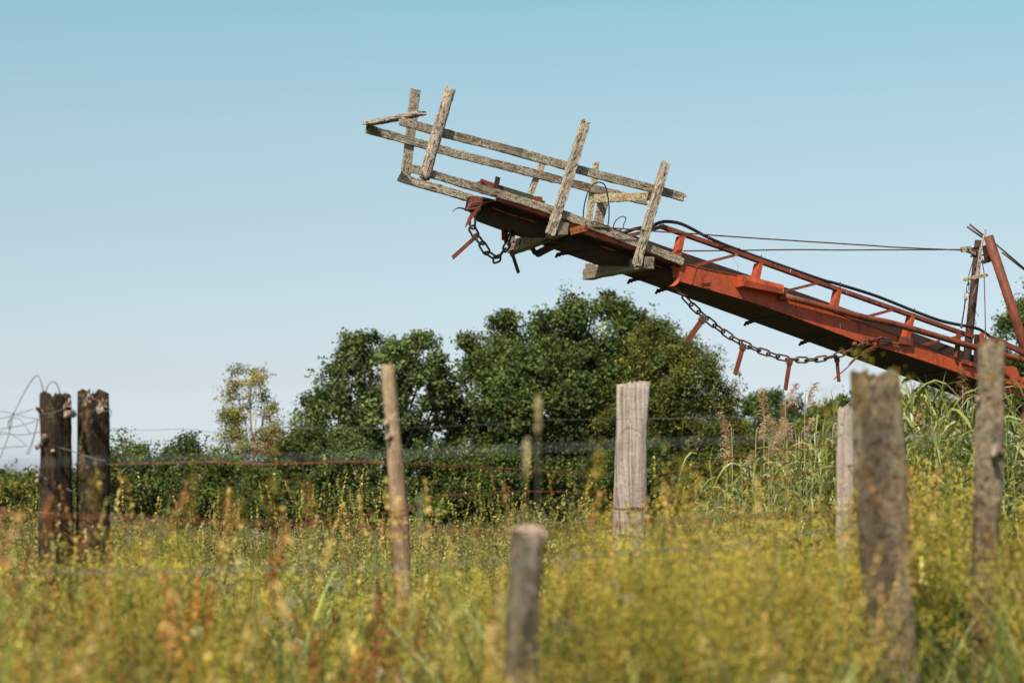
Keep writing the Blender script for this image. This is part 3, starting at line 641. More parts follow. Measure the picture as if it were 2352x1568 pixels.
fence_post('slender round knotty post leaning left, in front of the ragged topped tree', 8.2, (891, 840), (924, 1300), 31, 50, 1, .2, 'post_brown', 0, .008, .075, 3,
           stubs=[(892, 968, 884, 974, .014, .05), (893, 1003, 886, 1010, .013, .05)], bulges=[(.62, 3.6, .3, .02), (.25, 3.4, .25, .03)])
fence_post('tall flat grey plank post with ragged top in front of the largest tree', 11.6, (1455, 882), (1441, 1262), 76, 76, .35, -.12, 'post_grey', 1.0, .018, .03, 4, bulges=[(.93, 3.5, .12, .03)])
fence_post('short blurred stub of a post low in the foreground with a pale sawn top', 4.7, (1212, 1234), (1196, 1560), 80, 66, .9, .3, 'stump', .1, .014, .04, 5)
fence_post('narrow split post half hidden at the left side of the thickest post', 9.4, (1944, 940), (1940, 1235), 38, 46, .7, .1, 'post_grey', .3, .02, .06, 6)
fence_post('thickest post, broad and rough with a hollowed top, right foreground', 6.5, (2010, 868), (2050, 1500), 114, 128, .5, .35, 'post_rough', .75, .034, .035, 7, bulges=[(.52, 3.4, .18, .03)])
fence_post('rightmost tall knotty grey post rising in front of the red elevator', 7.0, (2278, 790), (2262, 1400), 58, 70, .9, .2, 'post_rough', .25, .018, .04, 8,
           stubs=[(2288, 1035, 2282, 1044, .022, .1), (2262, 918, 2244, 918, .014, .03)], bulges=[(.55, 4.4, .25, .02), (.35, 4, .2, .03)])
# sunlit top of the short stub, brightness put into a pale colour
mb = MB(); c = PY(1214, 1232, 4.72); a = np.linspace(0, 2 * math.pi, 28, endpoint=False)
r1 = .043 * (1 + .06 * np.sin(3 * a)); V = np.concatenate([np.stack([c[0] + np.cos(a) * r1, c[1] + np.sin(a) * r1 * .9, c[2] - .004 + .020 * np.sin(a)], 1), np.stack([c[0] + np.cos(a) * r1 * .96, c[1] + np.sin(a) * r1 * .86, c[2] + .006 + .022 * np.sin(a)], 1)])
mb.add(V, [(i, (i + 1) % 28, 28 + (i + 1) % 28, 28 + i) for i in range(28)] + [tuple(range(28, 56))])
stub_parent = [o for o in COL.objects if o.get('label', '').startswith('short blurred stub')][0]
mb.build('cut_end', M['cut'], stub_parent)

# ------------------------------------------------------------------ fence wires
def wire(label, pts, r=.0016, mat='wire_rust', barbs=.12, twist=True, parts=True):
    """pts: (x, y, depth) survey points"""
    P = smoothpath([PY(x, y, d) for x, y, d in pts], 10); org = P[0].copy()
    T = thing('barbed_wire' if barbs else 'fence_wire', org, label, 'wire', 'fence wires'); mb = MB()
    seg = np.linalg.norm(np.diff(P, axis=0), axis=1); tot = seg.sum(); cum = np.concatenate([[0], np.cumsum(seg)])
    m = max(12, int(tot / .025)); s = np.linspace(0, tot, m); Q_ = np.stack([np.interp(s, cum, P[:, i]) for i in range(3)], 1)
    Tn, N, B = frames(Q_)
    if twist:
        for ph in (0, math.pi):
            an = s / .045 * 2 + ph; tube(mb, Q_ + (np.cos(an)[:, None] * N + np.sin(an)[:, None] * B) * r * 1.1, r, 5, caps=False)
    else: tube(mb, Q_, r, 6)
    mb.build('strand', M[mat], T, True)
    if barbs:
        bms = []
        for _ in range(3):
            mb = MB()
            for _ in range(2):
                d = unit(R.normal(size=3)) * .011; tube(mb, [-d, d], r * .7, 4)
            tube(mb, [-Tn[0] * .005, Tn[0] * .005], r * 2.4, 6); bm_ = mb.mesh('barb'); bm_.materials.append(M[mat]); bms.append(bm_)
        for j, q_ in enumerate(np.linspace(barbs * .5, tot, min(95, int(tot / barbs)), endpoint=False)):
            c = np.array([np.interp(q_, cum, P[:, i]) for i in range(3)])
            ob = bpy.data.objects.new('barb', bms[j % 3]); link(ob, T); ob.location = Vector(c - org); ob.rotation_euler = (0, 0, 0)
    return T
wire('upper rusty barbed wire from the dark posts past the slender post to the plank post', [(250, 1066, 9.7), (360, 1064, 9.6), (480, 1061, 9.4), (600, 1066, 9.1), (700, 1064, 8.9), (800, 1060, 8.5), (900, 1064, 8.2), (1000, 1068, 8.9), (1200, 1080, 10), (1405, 1094, 11.5)], .0019)
wire('lower rusty barbed wire between the slender post and the grey plank post', [(700, 1192, 7.6), (800, 1185, 8.0), (900, 1176, 8.15), (940, 1168, 8.2), (1000, 1143, 9), (1100, 1133, 10), (1200, 1129, 10.6), (1330, 1132, 11.2), (1405, 1156, 11.5)], .0019)
wire('rusty barbed wire climbing right from the middle of the grey plank post', [(1490, 1094, 11.5), (1594, 1072, 11.2), (1670, 1053, 10.8), (1741, 1039, 10.4), (1820, 1031, 10), (1925, 1020, 9.5)], .0019)
wire('rusty barbed wire climbing right from the foot of the grey plank post', [(1400, 1166, 11.45), (1475, 1168, 11.4), (1560, 1145, 11.2), (1656, 1122, 10.9), (1759, 1100, 10.4), (1818, 1091, 10.1), (1925, 1072, 9.5), (1960, 1068, 9.3)], .0019)
wire('rusty barbed wire between the thickest post and the rightmost post', [(2075, 992, 6.6), (2150, 991, 6.8), (2235, 984, 7.0), (2320, 980, 7.2), (2400, 985, 7.4)], .0012)
wire('thin slack wire strung highest between the dark posts and the reeds', [(255, 984, 9.7), (330, 988, 9.6), (420, 985, 9.5), (500, 992, 9.4), (640, 982, 9), (880, 983, 8.2), (1100, 975, 9.5), (1250, 965, 10), (1410, 962, 11.5), (1600, 960, 11), (1700, 958, 10.5), (1925, 970, 9.5)], .0011, 'wire_grey', 0, False)
wire('very blurred grey green wire nearest the viewer, highest of the near strands', [(-60, 1072, 3.5), (200, 1058, 3.5), (500, 1052, 3.5), (800, 1048, 3.5), (1100, 1035, 3.5), (1400, 1022, 3.5), (1700, 1008, 3.5), (2000, 1000, 3.55), (2450, 1010, 3.6)], .0008, 'wire_grey', .14)
wire('very blurred grey wire running low in front of the short stub', [(100, 1312, 4.3), (400, 1312, 4.3), (800, 1302, 4.3), (1150, 1292, 4.35), (1400, 1272, 4.5), (1700, 1250, 4.8), (2000, 1200, 5.2)], .0009, 'wire_grey', .14)
wire('blurred brown wire passing over the top of the short stub', [(-40, 1178, 5.2), (300, 1190, 5.0), (700, 1204, 4.8), (1000, 1216, 4.7), (1180, 1222, 4.7), (1400, 1206, 4.8), (1700, 1190, 5.3), (1950, 1176, 6.2)], .0011, 'wire_rust', .13)
wire('rusty wire wrapped around the foot of the grey plank post', [(1404, 1163, 11.45), (1425, 1170, 11.35), (1450, 1166, 11.33), (1478, 1168, 11.4), (1470, 1172, 11.36), (1440, 1172, 11.33), (1448, 1192, 11.33)], .003, 'wire_rust', 0)
wire('rusty wire wound round the slender knotty post', [(902, 1182, 8.2), (915, 1186, 8.11), (935, 1176, 8.12), (948, 1162, 8.2)], .003, 'wire_rust', 0)
def loops(label, runs, yd, r=.0016, mat='wire_grey'):
    org = PY(*cl(*runs[0][0]), yd); T = thing('loose_wire', org, label, 'wire', 'loose wire loops'); 
    for rn in runs:
        mb = MB(); n = len(rn); ph = R.uniform(0, 6)
        P = smoothpath([PY(*cl(x, y), yd + .10 * math.sin(ph + i * 1.3)) for i, (x, y) in enumerate(rn)], 8); tube(mb, P, r, 6)
        mb.build('strand', M[mat], T, True)
loops('tall loose loops of grey wire springing up left of the dark posts', [[(0, 750), (70, 560), (110, 400), (210, 200), (290, 100), (330, 180), (345, 290)], [(350, 260), (385, 165), (440, 160), (475, 250)], [(75, 530), (65, 470), (110, 390)]], 9.5, .0022)
loops('tangle of slack barbed wire ends running off the left dark post', [[(-60, 375), (40, 385), (120, 405), (220, 430), (330, 450)], [(-60, 450), (60, 425), (140, 400), (260, 365)], [(-60, 540), (0, 520), (130, 500), (300, 455)], [(-40, 545), (60, 550), (150, 600), (210, 650)], [(310, 400), (280, 530), (240, 680), (216, 716), (216, 690), (255, 610), (300, 440)], [(-40, 675), (80, 662), (200, 655)], [(75, 520), (90, 440), (150, 440), (200, 500), (240, 560)], [(-50, 570), (40, 560), (190, 565), (300, 545), (340, 540)]], 9.5, .0017)
loops('pale wires wrapped round the pair of dark posts', [[(330, 400), (400, 392), (460, 378), (520, 350), (560, 350)], [(600, 405), (660, 395), (740, 372), (850, 380)], [(380, 640), (450, 660), (560, 690), (660, 725), (830, 770)], [(320, 870), (350, 905), (370, 918)], [(520, 985), (570, 1010), (620, 1030)], [(300, 1170), (360, 1175), (425, 1180)], [(860, 360), (872, 385), (866, 420)]], 9.42, .002)

# ------------------------------------------------------------------ single stalks close to the viewer
stalks = [((1236, 905), 4.3, 'pale thin blurred seed stalk in front of the largest tree', CREAM, 'seed'), ((1209, 1010), 4.4, 'brighter blurred seed stalk just left of the taller pale one', CREAM, 'seed'),
          ((1640, 1075), 5.2, 'blurred yellow flower spray right of the grey plank post', YEL, 'bed'), ((1565, 1040), 5.0, 'blurred pale yellow spray left of the reeds', YEL, 'bed'),
          ((1370, 1040), 4.8, 'blurred yellow spray crossing the grey plank post', YEL, 'bed'), ((622, 1075), 4.5, 'blurred yellow flower spray under the birch', YEL, 'bed'),
          ((560, 1125), 4.3, 'blurred olive spray left of the one under the birch', (.3, .28, .06), 'bed'), ((524, 1130), 4.1, 'blurred orange stalk below the birch', RUST, 'sor'), ((441, 1105), 4.3, 'blurred brown stalk left of the orange one below the birch', (.3, .14, .05), 'sor'),
          ((708, 1105), 4.6, 'blurred brown stalk right of the yellow spray under the birch', (.34, .17, .05), 'sor'), ((215, 1085), 5.0, 'blurred golden seed stalk crossing the right dark post', STRAW, 'sor'),
          ((108, 1150), 5.0, 'blurred orange stalk at the foot of the left dark post', RUST, 'sor'), ((1800, 935), 5.0, 'tall blurred straw stalk in front of the plumed reeds', (.5, .40, .2), 'seed'),
          ((1770, 965), 4.9, 'second blurred straw stalk left of the tall one at the reeds', (.5, .40, .2), 'seed'), ((1900, 905), 5.2, 'blurred yellow green spray left of the thickest post', YEL, 'bed'), ((2065, 855), 6.1, 'blurred green sprig peeping over the thickest post', YEL, 'bed'),
          ((1985, 812), 5.8, 'single blurred yellow sprig highest above the thickest post', YEL, 'bed'), ((965, 1135), 4.4, 'blurred pale green stalk right of the slender post', PALE, 'seed')]
for (px, yd, lab, col, kd) in stalks:
    tip = PY(*px, yd); g0 = float(gh(tip[0], yd)); h = tip[2] - g0
    o = thing('flower_stalk' if kd == 'bed' else 'seed_stalk', (tip[0], yd, g0), lab, 'stalk', 'blurred stalks near the viewer')
    mb = MB(); P = smoothpath([(R.normal(0, .06), 0, 0), (R.normal(0, .015), 0, h * .55), (0, 0, h)], 5); tube(mb, P, np.linspace(.0014, .0008, len(P)), 5, c=jit(tuple(np.array(col) * .5), .05))
    me = mb.mesh('stem', smooth=True); me.materials.append(M['veg']); link(bpy.data.objects.new('stem', me), o); q = Q()
    n = 80 if kd == 'sor' else 190; s = 1 - R.random(n) * 95 * MPP * yd / h
    base = np.stack([np.interp(s, np.linspace(0, 1, len(P)), P[:, i]) for i in range(3)], 1)
    sp = .0028 if kd == 'seed' else (.008 if kd == 'sor' else .016)
    if kd == 'bed':
        offs = R.normal(size=(7, 3)) * [.018, .016, .022]; base = np.array([0, 0, h - .06]) + offs[R.integers(0, 7, n)] + [0, 0, .03]
        for of in offs: V, F, C = ribbon(np.array([[0, 0, h - .13], of * .6 + [0, 0, h - .07], of + [0, 0, h - .03]]), .002 * np.ones(3), (0, 1, .3), col); q.add(V, F, C)
    floret(q, (base + R.normal(size=(n, 3)) * sp)[:(70 if kd == 'bed' else (90 if kd == 'seed' else n))], .008, (.33, .28, .05) if kd == 'bed' else col); V, F, C = q.get(); me = make_mesh('flower_head', V, F, C); me.materials.append(M['veg']); link(bpy.data.objects.new('flower_head', me), o)

# ------------------------------------------------------------------ the elevator
EB = np.array([P0[0] + AX[0] * 5, P0[1] + AX[1] * 5, 0.0])
E = thing('farm_elevator', EB, 'rusty red farm elevator sloping up leftwards with a wooden rail cage on its raised end', 'farm elevator')
def wboard(name, a, b, h, th, mat, jag=.004, seg=28, label=None, up=(0, 0, 1), roundp=False, bow=0, parent=E):
    """weathered board as its own object whose local X runs along the grain"""
    a = np.asarray(a, float); b = np.asarray(b, float); L = np.linalg.norm(b - a); d = (b - a) / L
    u = unit(np.asarray(up, float) - d * np.dot(up, d)); s = np.cross(u, d)
    k = 16 if roundp else 12
    if roundp: an = np.arange(k) / k * 2 * math.pi; prof = np.stack([np.cos(an) * th / 2, np.sin(an) * h / 2], 1)
    else:
        e = .004; prof = np.array([(-th / 2 + e, -h / 2), (th / 2 - e, -h / 2), (th / 2, -h / 2 + e), (th / 2, -h / 6), (th / 2, h / 6), (th / 2, h / 2 - e), (th / 2 - e, h / 2), (-th / 2 + e, h / 2), (-th / 2, h / 2 - e), (-th / 2, h / 6), (-th / 2, -h / 6), (-th / 2, -h / 2 + e)])
    V = []; ph = R.uniform(0, 6, 4)
    for i in range(seg + 1):
        x = L * i / seg; sc = 1 + .03 * math.sin(x * 9 + ph[0]) + .02 * math.sin(x * 31 + ph[1])
        o = np.array([.002 * math.sin(x * 6 + ph[2]), bow * math.sin(math.pi * i / seg) + .003 * math.sin(x * 5 + ph[3])])
        p = prof * sc + o + R.normal(0, jag * .35, prof.shape)
        xx = np.full(k, x) + (R.normal(0, jag * 1.5, k) if i in (0, seg) else 0)
        V.append(np.stack([xx, p[:, 0], p[:, 1]], 1))
    V = np.concatenate(V); F = [(i * k + j, (i + 1) * k + j, (i + 1) * k + (j + 1) % k, i * k + (j + 1) % k) for i in range(seg) for j in range(k)]
    F += [tuple(range(k)), tuple(seg * k + j for j in range(k))[::-1]]
    me = make_mesh(name, V, F, smooth=roundp); me.materials.append(M[mat]); o = link(bpy.data.objects.new(name, me), parent)
    Mx = Matrix((( d[0], s[0], u[0], 0), (d[1], s[1], u[1], 0), (d[2], s[2], u[2], 0), (0, 0, 0, 1))); Mx.translation = Vector(a - np.array(parent_world(parent)))
    o.matrix_basis = Mx
    if label: o['label'] = label
    return o
px_m = lambda n, Y=15.6: n * .1831 * MPP * Y * 1.06        # zoomed pixels to metres
WF = .85
UPW = (0, 0, 1)
def WR(name, a, b, w, hcp, th, mat, **k): return wboard(name, PW(a, w), PW(b, w), px_m(hcp), th, mat, **k)
# near rail, far rail, bottom planks
WR('rail', c1(497, 480), c3(1988, 1035), .012, 102, .022, 'board', seg=60)
WR('rail', c1(75, 585), c3(1530, 1088), WF, 102, .022, 'board', seg=60, bow=-.01)
WR('bottom_plank', c1(655, 1085), c4(1348, 905), -.02, 98, .022, 'board', seg=60, bow=.046)
WR('bottom_plank', c1(492, 1195), c2(760, 640), WF, 100, .03, 'pale_board', seg=30)
# near uprights (outside the near rail)
def upright(a, b, w, hcp, th, mat, **k): return wboard('upright', PW(b, w), PW(a, w), px_m(hcp) * 1.12, th, mat, up=AX, **k)
upright(c1(1130, 75), c1(812, 1205), -.045, 118, .06, 'pale_board', roundp=True, label='round upright pole of peeled wood')
upright(c3(757, 105), c3(310, 1485), -.055, 92, .05, 'pale_board', jag=.007, bow=.006)
upright(c3(1757, 600), c4(775, 950), -.055, 88, .045, 'pale_board', jag=.006)
# far uprights
upright(c1(702, 98), c1(562, 1195), WF + .03, 104, .03, 'board', label='flat lichen covered upright')
upright(c3(228, 560), c3(20, 1100), WF + .03, 62, .04, 'pale_board')
upright(c3(892, 603), c3(795, 1400), WF + .03, 62, .04, 'orange_board')
upright(c3(985, 1060), c3(915, 1400), WF - .04, 120, .022, 'board')
# cross members
wboard('crossbar', PW(c3(878, 1055), WF - .03), PW(c3(1640, 1008), -.02), px_m(104), .022, 'orange_board', label='pale crossbar with orange lichen')
wboard('crossbar', PW(c1(95, 520), WF), PW(c1(770, 385), .02), .030, .085, 'pale_board', seg=20)
# supporting timbers under the trough
t1 = wboard('timber', PW(c2(1480, 895), -.06), PW(c2(840, 1135), WF), .092, .09, 'timber', seg=20)
t2 = wboard('timber', PW(c4(930, 905), -.06), PW(c4(160, 1060), WF), .092, .09, 'timber', seg=20)
wboard('block', PW(c4(190, 1100), WF + .02), PW(c4(200, 930), WF + .02), .07, .06, 'timber', seg=6, up=AX)
wboard('block', PW(c2(840, 1200), WF + .02), PW(c2(830, 950), WF + .02), .05, .05, 'timber', seg=6, up=AX)

def smesh(fn, name, mat, smooth=False, parent=E, label=None):
    mb = MB(); fn(mb); o = mb.build(name, M[mat], parent, smooth)
    if label: o['label'] = label
    return o
def strip(mb, top, bot, w0, w1, th=.008, close=True):
    """plate between two survey polylines (top at w0, bottom at w1) with thickness"""
    n = len(top); A = np.array([PW(p, w0) for p in top]); B = np.array([PW(p, w1) for p in bot])
    N = unit(np.cross(A[-1] - A[0], B[0] - A[0])); o = N * th
    V = np.concatenate([A, B, A + o, B + o]); F = []
    for i in range(n - 1):
        F += [(i, i + 1, n + i + 1, n + i), (2 * n + i, 3 * n + i, 3 * n + i + 1, 2 * n + i + 1), (i, 2 * n + i, 2 * n + i + 1, i + 1), (n + i, n + i + 1, 3 * n + i + 1, 3 * n + i)]
    F += [(0, n, 3 * n, 2 * n), (n - 1, 3 * n - 1, 4 * n - 1, 2 * n - 1)]
    mb.add(V, F)
# near side wall, right portion
topR = [(1566, 604), (1640, 615), (1701, 634), (1790, 668), (1890, 706), (1981, 741), (2066, 773), (2190, 821), (2300, 866), (2420, 914)]
botR = [(1558, 645), (1611, 660), (1722, 692), (1824, 728), (1905, 758), (1981, 787), (2060, 808), (2188, 850), (2300, 893), (2420, 940)]
topR[1] = (1640, 622)
smesh(lambda mb: strip(mb, topR, botR, 0, 0, .010), 'side_panel', 'red')
def seam(mb):
    for (a, b) in ((c4(1525, 960), c4(1468, 1175)), (c5(675, 520), c5(655, 600))): tube(mb, [PW(a, -.004), PW(b, -.004)], .004, 5)
    tube(mb, smoothpath([PW(p, -.002) for p in topR], 3), .0055, 6)
smesh(seam, 'weld_seam', 'rustred')
# underside pan: near bottom edge to far bottom edge
farB = [(1092, 498), (1146, 517), (1225, 556), (1290, 586), (1346, 605), (1418, 632), (1504, 662), (1577, 687), (1701, 731), (1829, 774), (1937, 811), (2060, 852), (2188, 903), (2330, 960)]
PAN = .60
def at_s(px, w, dz=0, dw=0):     # point of the near side with same run position but w further back
    return PW(px, 0) + WD * w + np.array([0, 0, dz])
def slab(mb, A, B, th):
    A = np.array(A); B = np.array(B); n = len(A); o = np.array([0, 0, th]); V = np.concatenate([A, B, A + o, B + o]); F = []
    for i in range(n - 1):
        F += [(i, n + i, n + i + 1, i + 1), (2 * n + i, 2 * n + i + 1, 3 * n + i + 1, 3 * n + i), (i, i + 1, 2 * n + i + 1, 2 * n + i), (n + i, 3 * n + i, 3 * n + i + 1, n + i + 1)]
    F += [(0, 2 * n, 3 * n, n), (n - 1, 2 * n - 1, 4 * n - 1, 3 * n - 1)]; mb.add(V, F)
farP = [PW(p, PAN) for p in farB]
def run(p): return float(np.dot(p - P0, AX))
fs = np.array([run(p) for p in farP]); fz = np.array([p[2] for p in farP])
# straight line fit keeps the pan planar
kz, bz = np.polyfit(fs, fz, 1)
nb = [PW(p, 0) for p in botR]; kn, bn = np.polyfit([run(p) for p in nb], [p[2] for p in nb], 1)
nt_ = [PW(p, 0) for p in topR]; ktp, btp = np.polyfit([run(p) for p in nt_], [p[2] for p in nt_], 1)
def EP(s, w, z): return np.array([P0[0] + AX[0] * s + WD[0] * w, P0[1] + AX[1] * s + WD[1] * w, z])
s0, s1, sR = run(PW(c2(400, 700), 0)), run(PW((1562, 625), 0)), run(PW((2420, 914), 0)) + 3.2
zn = lambda s: np.interp(s, [s0, s1], [np.interp(s, [s1, sR], [kn * s1 + bn, kn * sR + bn]) * 0 + kn * s + bn] * 2) if False else kn * s + bn
zf = lambda s: kz * s + bz
ztop = lambda s: ktp * s + btp
SS = np.linspace(s1, sR, 30)
smesh(lambda mb: slab(mb, [EP(s, .012, zn(s) + .004) for s in SS], [EP(s, PAN, zf(s)) for s in SS], .01), 'trough_floor', 'shade_dirt')
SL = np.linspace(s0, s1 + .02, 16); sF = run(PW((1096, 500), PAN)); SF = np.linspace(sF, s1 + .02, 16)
smesh(lambda mb: slab(mb, [EP(s, .15, zn(s) + .004) for s in SL], [EP(s, PAN, zf(s)) for s in SF], .01), 'trough_floor', 'shade_dirt')
# left portion: recessed wall under an overhanging flange
flT = [c2(640, 500), c2(900, 588), c2(1320, 722), c4(140, 508), c4(460, 630), c4(800, 745), c4(1240, 900), c4(1330, 935)]
flT = [(x, y - 7) for x, y in flT]
flB = [c2(640, 545), c2(900, 628), c2(1300, 765), c4(100, 548), c4(460, 668), c4(780, 775), c4(1240, 930), c4(1330, 965)]
smesh(lambda mb: strip(mb, flT, flB, .004, .004, .008), 'flange', 'red')
fz_ = np.array([[run(PW(p, .004)), PW(p, .004)[2]] for p in flB]); 
zfl = lambda s: np.interp(s, fz_[:, 0], fz_[:, 1])
smesh(lambda mb: slab(mb, [EP(s, -.001, zfl(s) + .002) for s in SL], [EP(s, .15, zfl(s)) for s in SL], .006), 'flange', 'shade_dirt')
def recess(mb):
    A = [EP(s, .148, zfl(s) + .03) for s in SL]; B = [EP(s, .15, zn(s) + .004) for s in SL]
    n = len(A); A = np.array(A); B = np.array(B); o = WD * .008; V = np.concatenate([A, B, A + o, B + o]); F = []
    for i in range(n - 1): F += [(i, i + 1, n + i + 1, n + i), (2 * n + i, 3 * n + i, 3 * n + i + 1, 2 * n + i + 1)]
    mb.add(V, F)
smesh(recess, 'side_panel', 'shade_dirt')  # shade below the flange is put into the dark colour
# curved end plate where the wall begins
def curl(mb):
    P = smoothpath([PW(p, .0) for p in (c4(1245, 945), c4(1300, 990), c4(1322, 1060), c4(1312, 1120), c4(1278, 1170), c4(1232, 1203))], 5)
    n = len(P); V = np.concatenate([P, P + WD * .07 + [-.004, 0, 0], P + [.006, 0, -.003], P + WD * .07 + [.0, 0, -.003]])
    F = [(i, i + 1, n + i + 1, n + i) for i in range(n - 1)] + [(2 * n + i, 3 * n + i, 3 * n + i + 1, 2 * n + i + 1) for i in range(n - 1)] + [(i, 2 * n + i, 2 * n + i + 1, i + 1) for i in range(n - 1)]
    mb.add(V, F)
smesh(curl, 'curved_end_plate', 'red', True)
# far wall, taller, seen on its dark inner side
fwT = [(1390, 520), (1463, 543), (1522, 564), (1640, 604), (1793, 656), (1919, 700), (2060, 750), (2168, 789), (2300, 840), (2420, 886)]
def farwall(mb):
    A = np.array([PW(p, PAN) for p in fwT] + [EP(sR, PAN, PW(fwT[-1], PAN)[2] + (sR - run(PW(fwT[-1], PAN))) * ktp)])
    s_ = [run(p) for p in A]; B = np.array([EP(s, PAN, zf(s) + .005) for s in s_]); n = len(A); o = WD * .008; V = np.concatenate([A, B, A + o, B + o]); F = []
    for i in range(n - 1): F += [(i, i + 1, n + i + 1, n + i), (2 * n + i, 3 * n + i, 3 * n + i + 1, 2 * n + i + 1), (i, 2 * n + i, 2 * n + i + 1, i + 1)]
    F.append((0, n, 3 * n, 2 * n)); mb.add(V, F)
smesh(farwall, 'side_panel', 'shade_dirt', label='blackened inner side panel of the far side')
smesh(lambda mb: strip(mb, [(2419, 914), (2560, 970), (2700, 1022)], [(2419, 939), (2560, 996), (2700, 1048)], 0.002, 0.002, .01), 'side_panel', 'red')
# cross angle irons with toothed ends below the pan
for (p, wn) in ((c4(700, 1150), .62), (c4(1020, 1265), .66), (c5(735, 905), .66), (c5(1225, 1072), .66), (c2(1400, 1240), .66), (c2(960, 1150), .64), (c7(700, 1160), .62)):
    s = run(PW(p, wn)); 
    def ci(mb, s=s, wn=wn):
        z0, z1 = zn(s) - .005, zf(s) - .012
        bar(mb, EP(s, .02 if s > s1 else .17, z0), EP(s, PAN + .01, z1 - .004), .022, .006, (0, 0, 1)); bar(mb, EP(s + .018, .02 if s > s1 else .17, z0 + .008), EP(s + .018, PAN, z1 + .006), .005, .04, (0, 0, 1)); wn = PAN - .02
        for j in range(3): bar(mb, EP(s - .02 + j * .02, wn + .01, z1), EP(s - .03 + j * .03, wn + .035, z1 - .035 + .012 * j), .012, .02)
    smesh(ci, 'cross_brace', 'shade_dirt')
# slits of light in the pan (painted in as thin red rods)
for a, b in ((c2(590, 628), c2(750, 692)), (c2(775, 704), c2(910, 740)), (c2(940, 750), c2(1130, 812)), (c4(330, 705), c4(480, 760)), (c2(1960, 1110), c2(2140, 1170)), (c4(960, 930), c4(1095, 972))):
    smesh(lambda mb: tube(mb, [PW(a, .10), PW(b, .10)], .0035, 5), 'light_slit', 'red')
# boxed bracket on the wall
def box_bracket(mb):
    a0, a1 = PW(c5(668, 500), 0), PW(c5(1025, 590), 0); b0, b1 = PW(c5(655, 602), 0), PW(c5(1010, 672), 0)
    m0, m1 = a0 * .52 + b0 * .48, a1 * .52 + b1 * .48; o = -WD * .12; g = -WD * .004
    hexa(mb, [a0 + g, a0 + o * .8, m0 + o, m0 + g], [a1 + g, a1 + o * .8, m1 + o, m1 + g]); hexa(mb, [m0 + g + [0, 0, -.002], m0 + o * 1.06 + [0, 0, -.002], b0 + o, b0 + g], [m1 + g + [0, 0, -.002], m1 + o * 1.06 + [0, 0, -.002], b1 + o, b1 + g])
smesh(box_bracket, 'box_bracket', 'red')
def box2(mb): bar(mb, PW(c7(630, 720), -.02), PW(c7(785, 745), -.02), px_m(95), .035)
smesh(box2, 'box_bracket', 'rustred')
# pipe along the side
def sq(mb): bar(mb, PW(c5(1068, 640), -.035), PW(c5(1074, 712), -.035), px_m(88), .05, AX)
smesh(sq, 'pipe_bracket', 'rustred')
smesh(lambda mb: tube(mb, [PW(c5(1068, 672), -.065), PW(c5(1068, 672), -.06) + WD * .01], .012, 10), 'bolt', 'dull')
pp = [PW(c5(1100, 683), -.055), PW(c5(1792, 868), -.055), PW(c6(700, 1215), -.055), PW(c6(1640, 1490), -.055), PW(c7(2195, 975), -.055)]
pd = unit(pp[-1] - pp[0]); pp.append(pp[-1] + pd * 2.5)
smesh(lambda mb: tube(mb, smoothpath(pp, 4), .026, 16), 'pipe', 'rustred', True)
# guard rail
gr = [(1522, 519), (1699, 581), (1886, 649), (2238, 773)]
def rail(mb):
    P = [PW(p, .03) for p in gr]
    for i in range(3): bar(mb, P[i], P[i + 1] + unit(P[i + 1] - P[i]) * .005, .030, .004, (0, 0, 1), roll=0); bar(mb, P[i] + [0, 0, -.012] + WD * .03, P[i + 1] + [0, 0, -.012] + WD * .03, .004, .06)
smesh(rail, 'guard_rail', 'rustred')
smesh(lambda mb: (bar(mb, PW(c4(1110, 450), .03), PW(c4(830, 540), .03), .030, .03), bar(mb, PW(c4(832, 538), .03), PW(c4(560, 592), .03), .028, .03)), 'guard_rail', 'rustred')
for (tp, bt) in ((c4(1362, 575), c4(1300, 850)), (c5(885, 385), c5(848, 560)), (c5(1590, 625), c5(1556, 800)), (c6(885, 1110), c6(820, 1380))):
    def gp(mb, tp=tp, bt=bt):
        A, B = PW(tp, .02), PW(bt, .02)
        d = unit(B - A); s_ = AX
        hexa(mb, [B - s_ * .035, B + s_ * .02, B + s_ * .02 + WD * .006, B - s_ * .035 + WD * .006], [A - s_ * .008, A + s_ * .018, A + s_ * .018 + WD * .006, A - s_ * .008 + WD * .006])
        hexa(mb, [B - s_ * .037, B - s_ * .033 + WD * .002, B - s_ * .033 + WD * .06, B - s_ * .039 + WD * .06], [A - s_ * .010, A - s_ * .006 + WD * .002, A - s_ * .006 + WD * .06, A - s_ * .03 + WD * .06])
    smesh(gp, 'stanchion', 'red')
for a, b in ((c5(285, 408), c5(705, 300)), (c5(1090, 640), c5(1425, 556)), (c6(200, 1160), c6(680, 1030)), (c6(980, 1455), c6(1180, 1405)), (c6(1290, 1380), c6(1510, 1328))):
    smesh(lambda mb: bar(mb, PW(a, .04), PW(b, .04), .022, .02), 'brace', 'rustred')
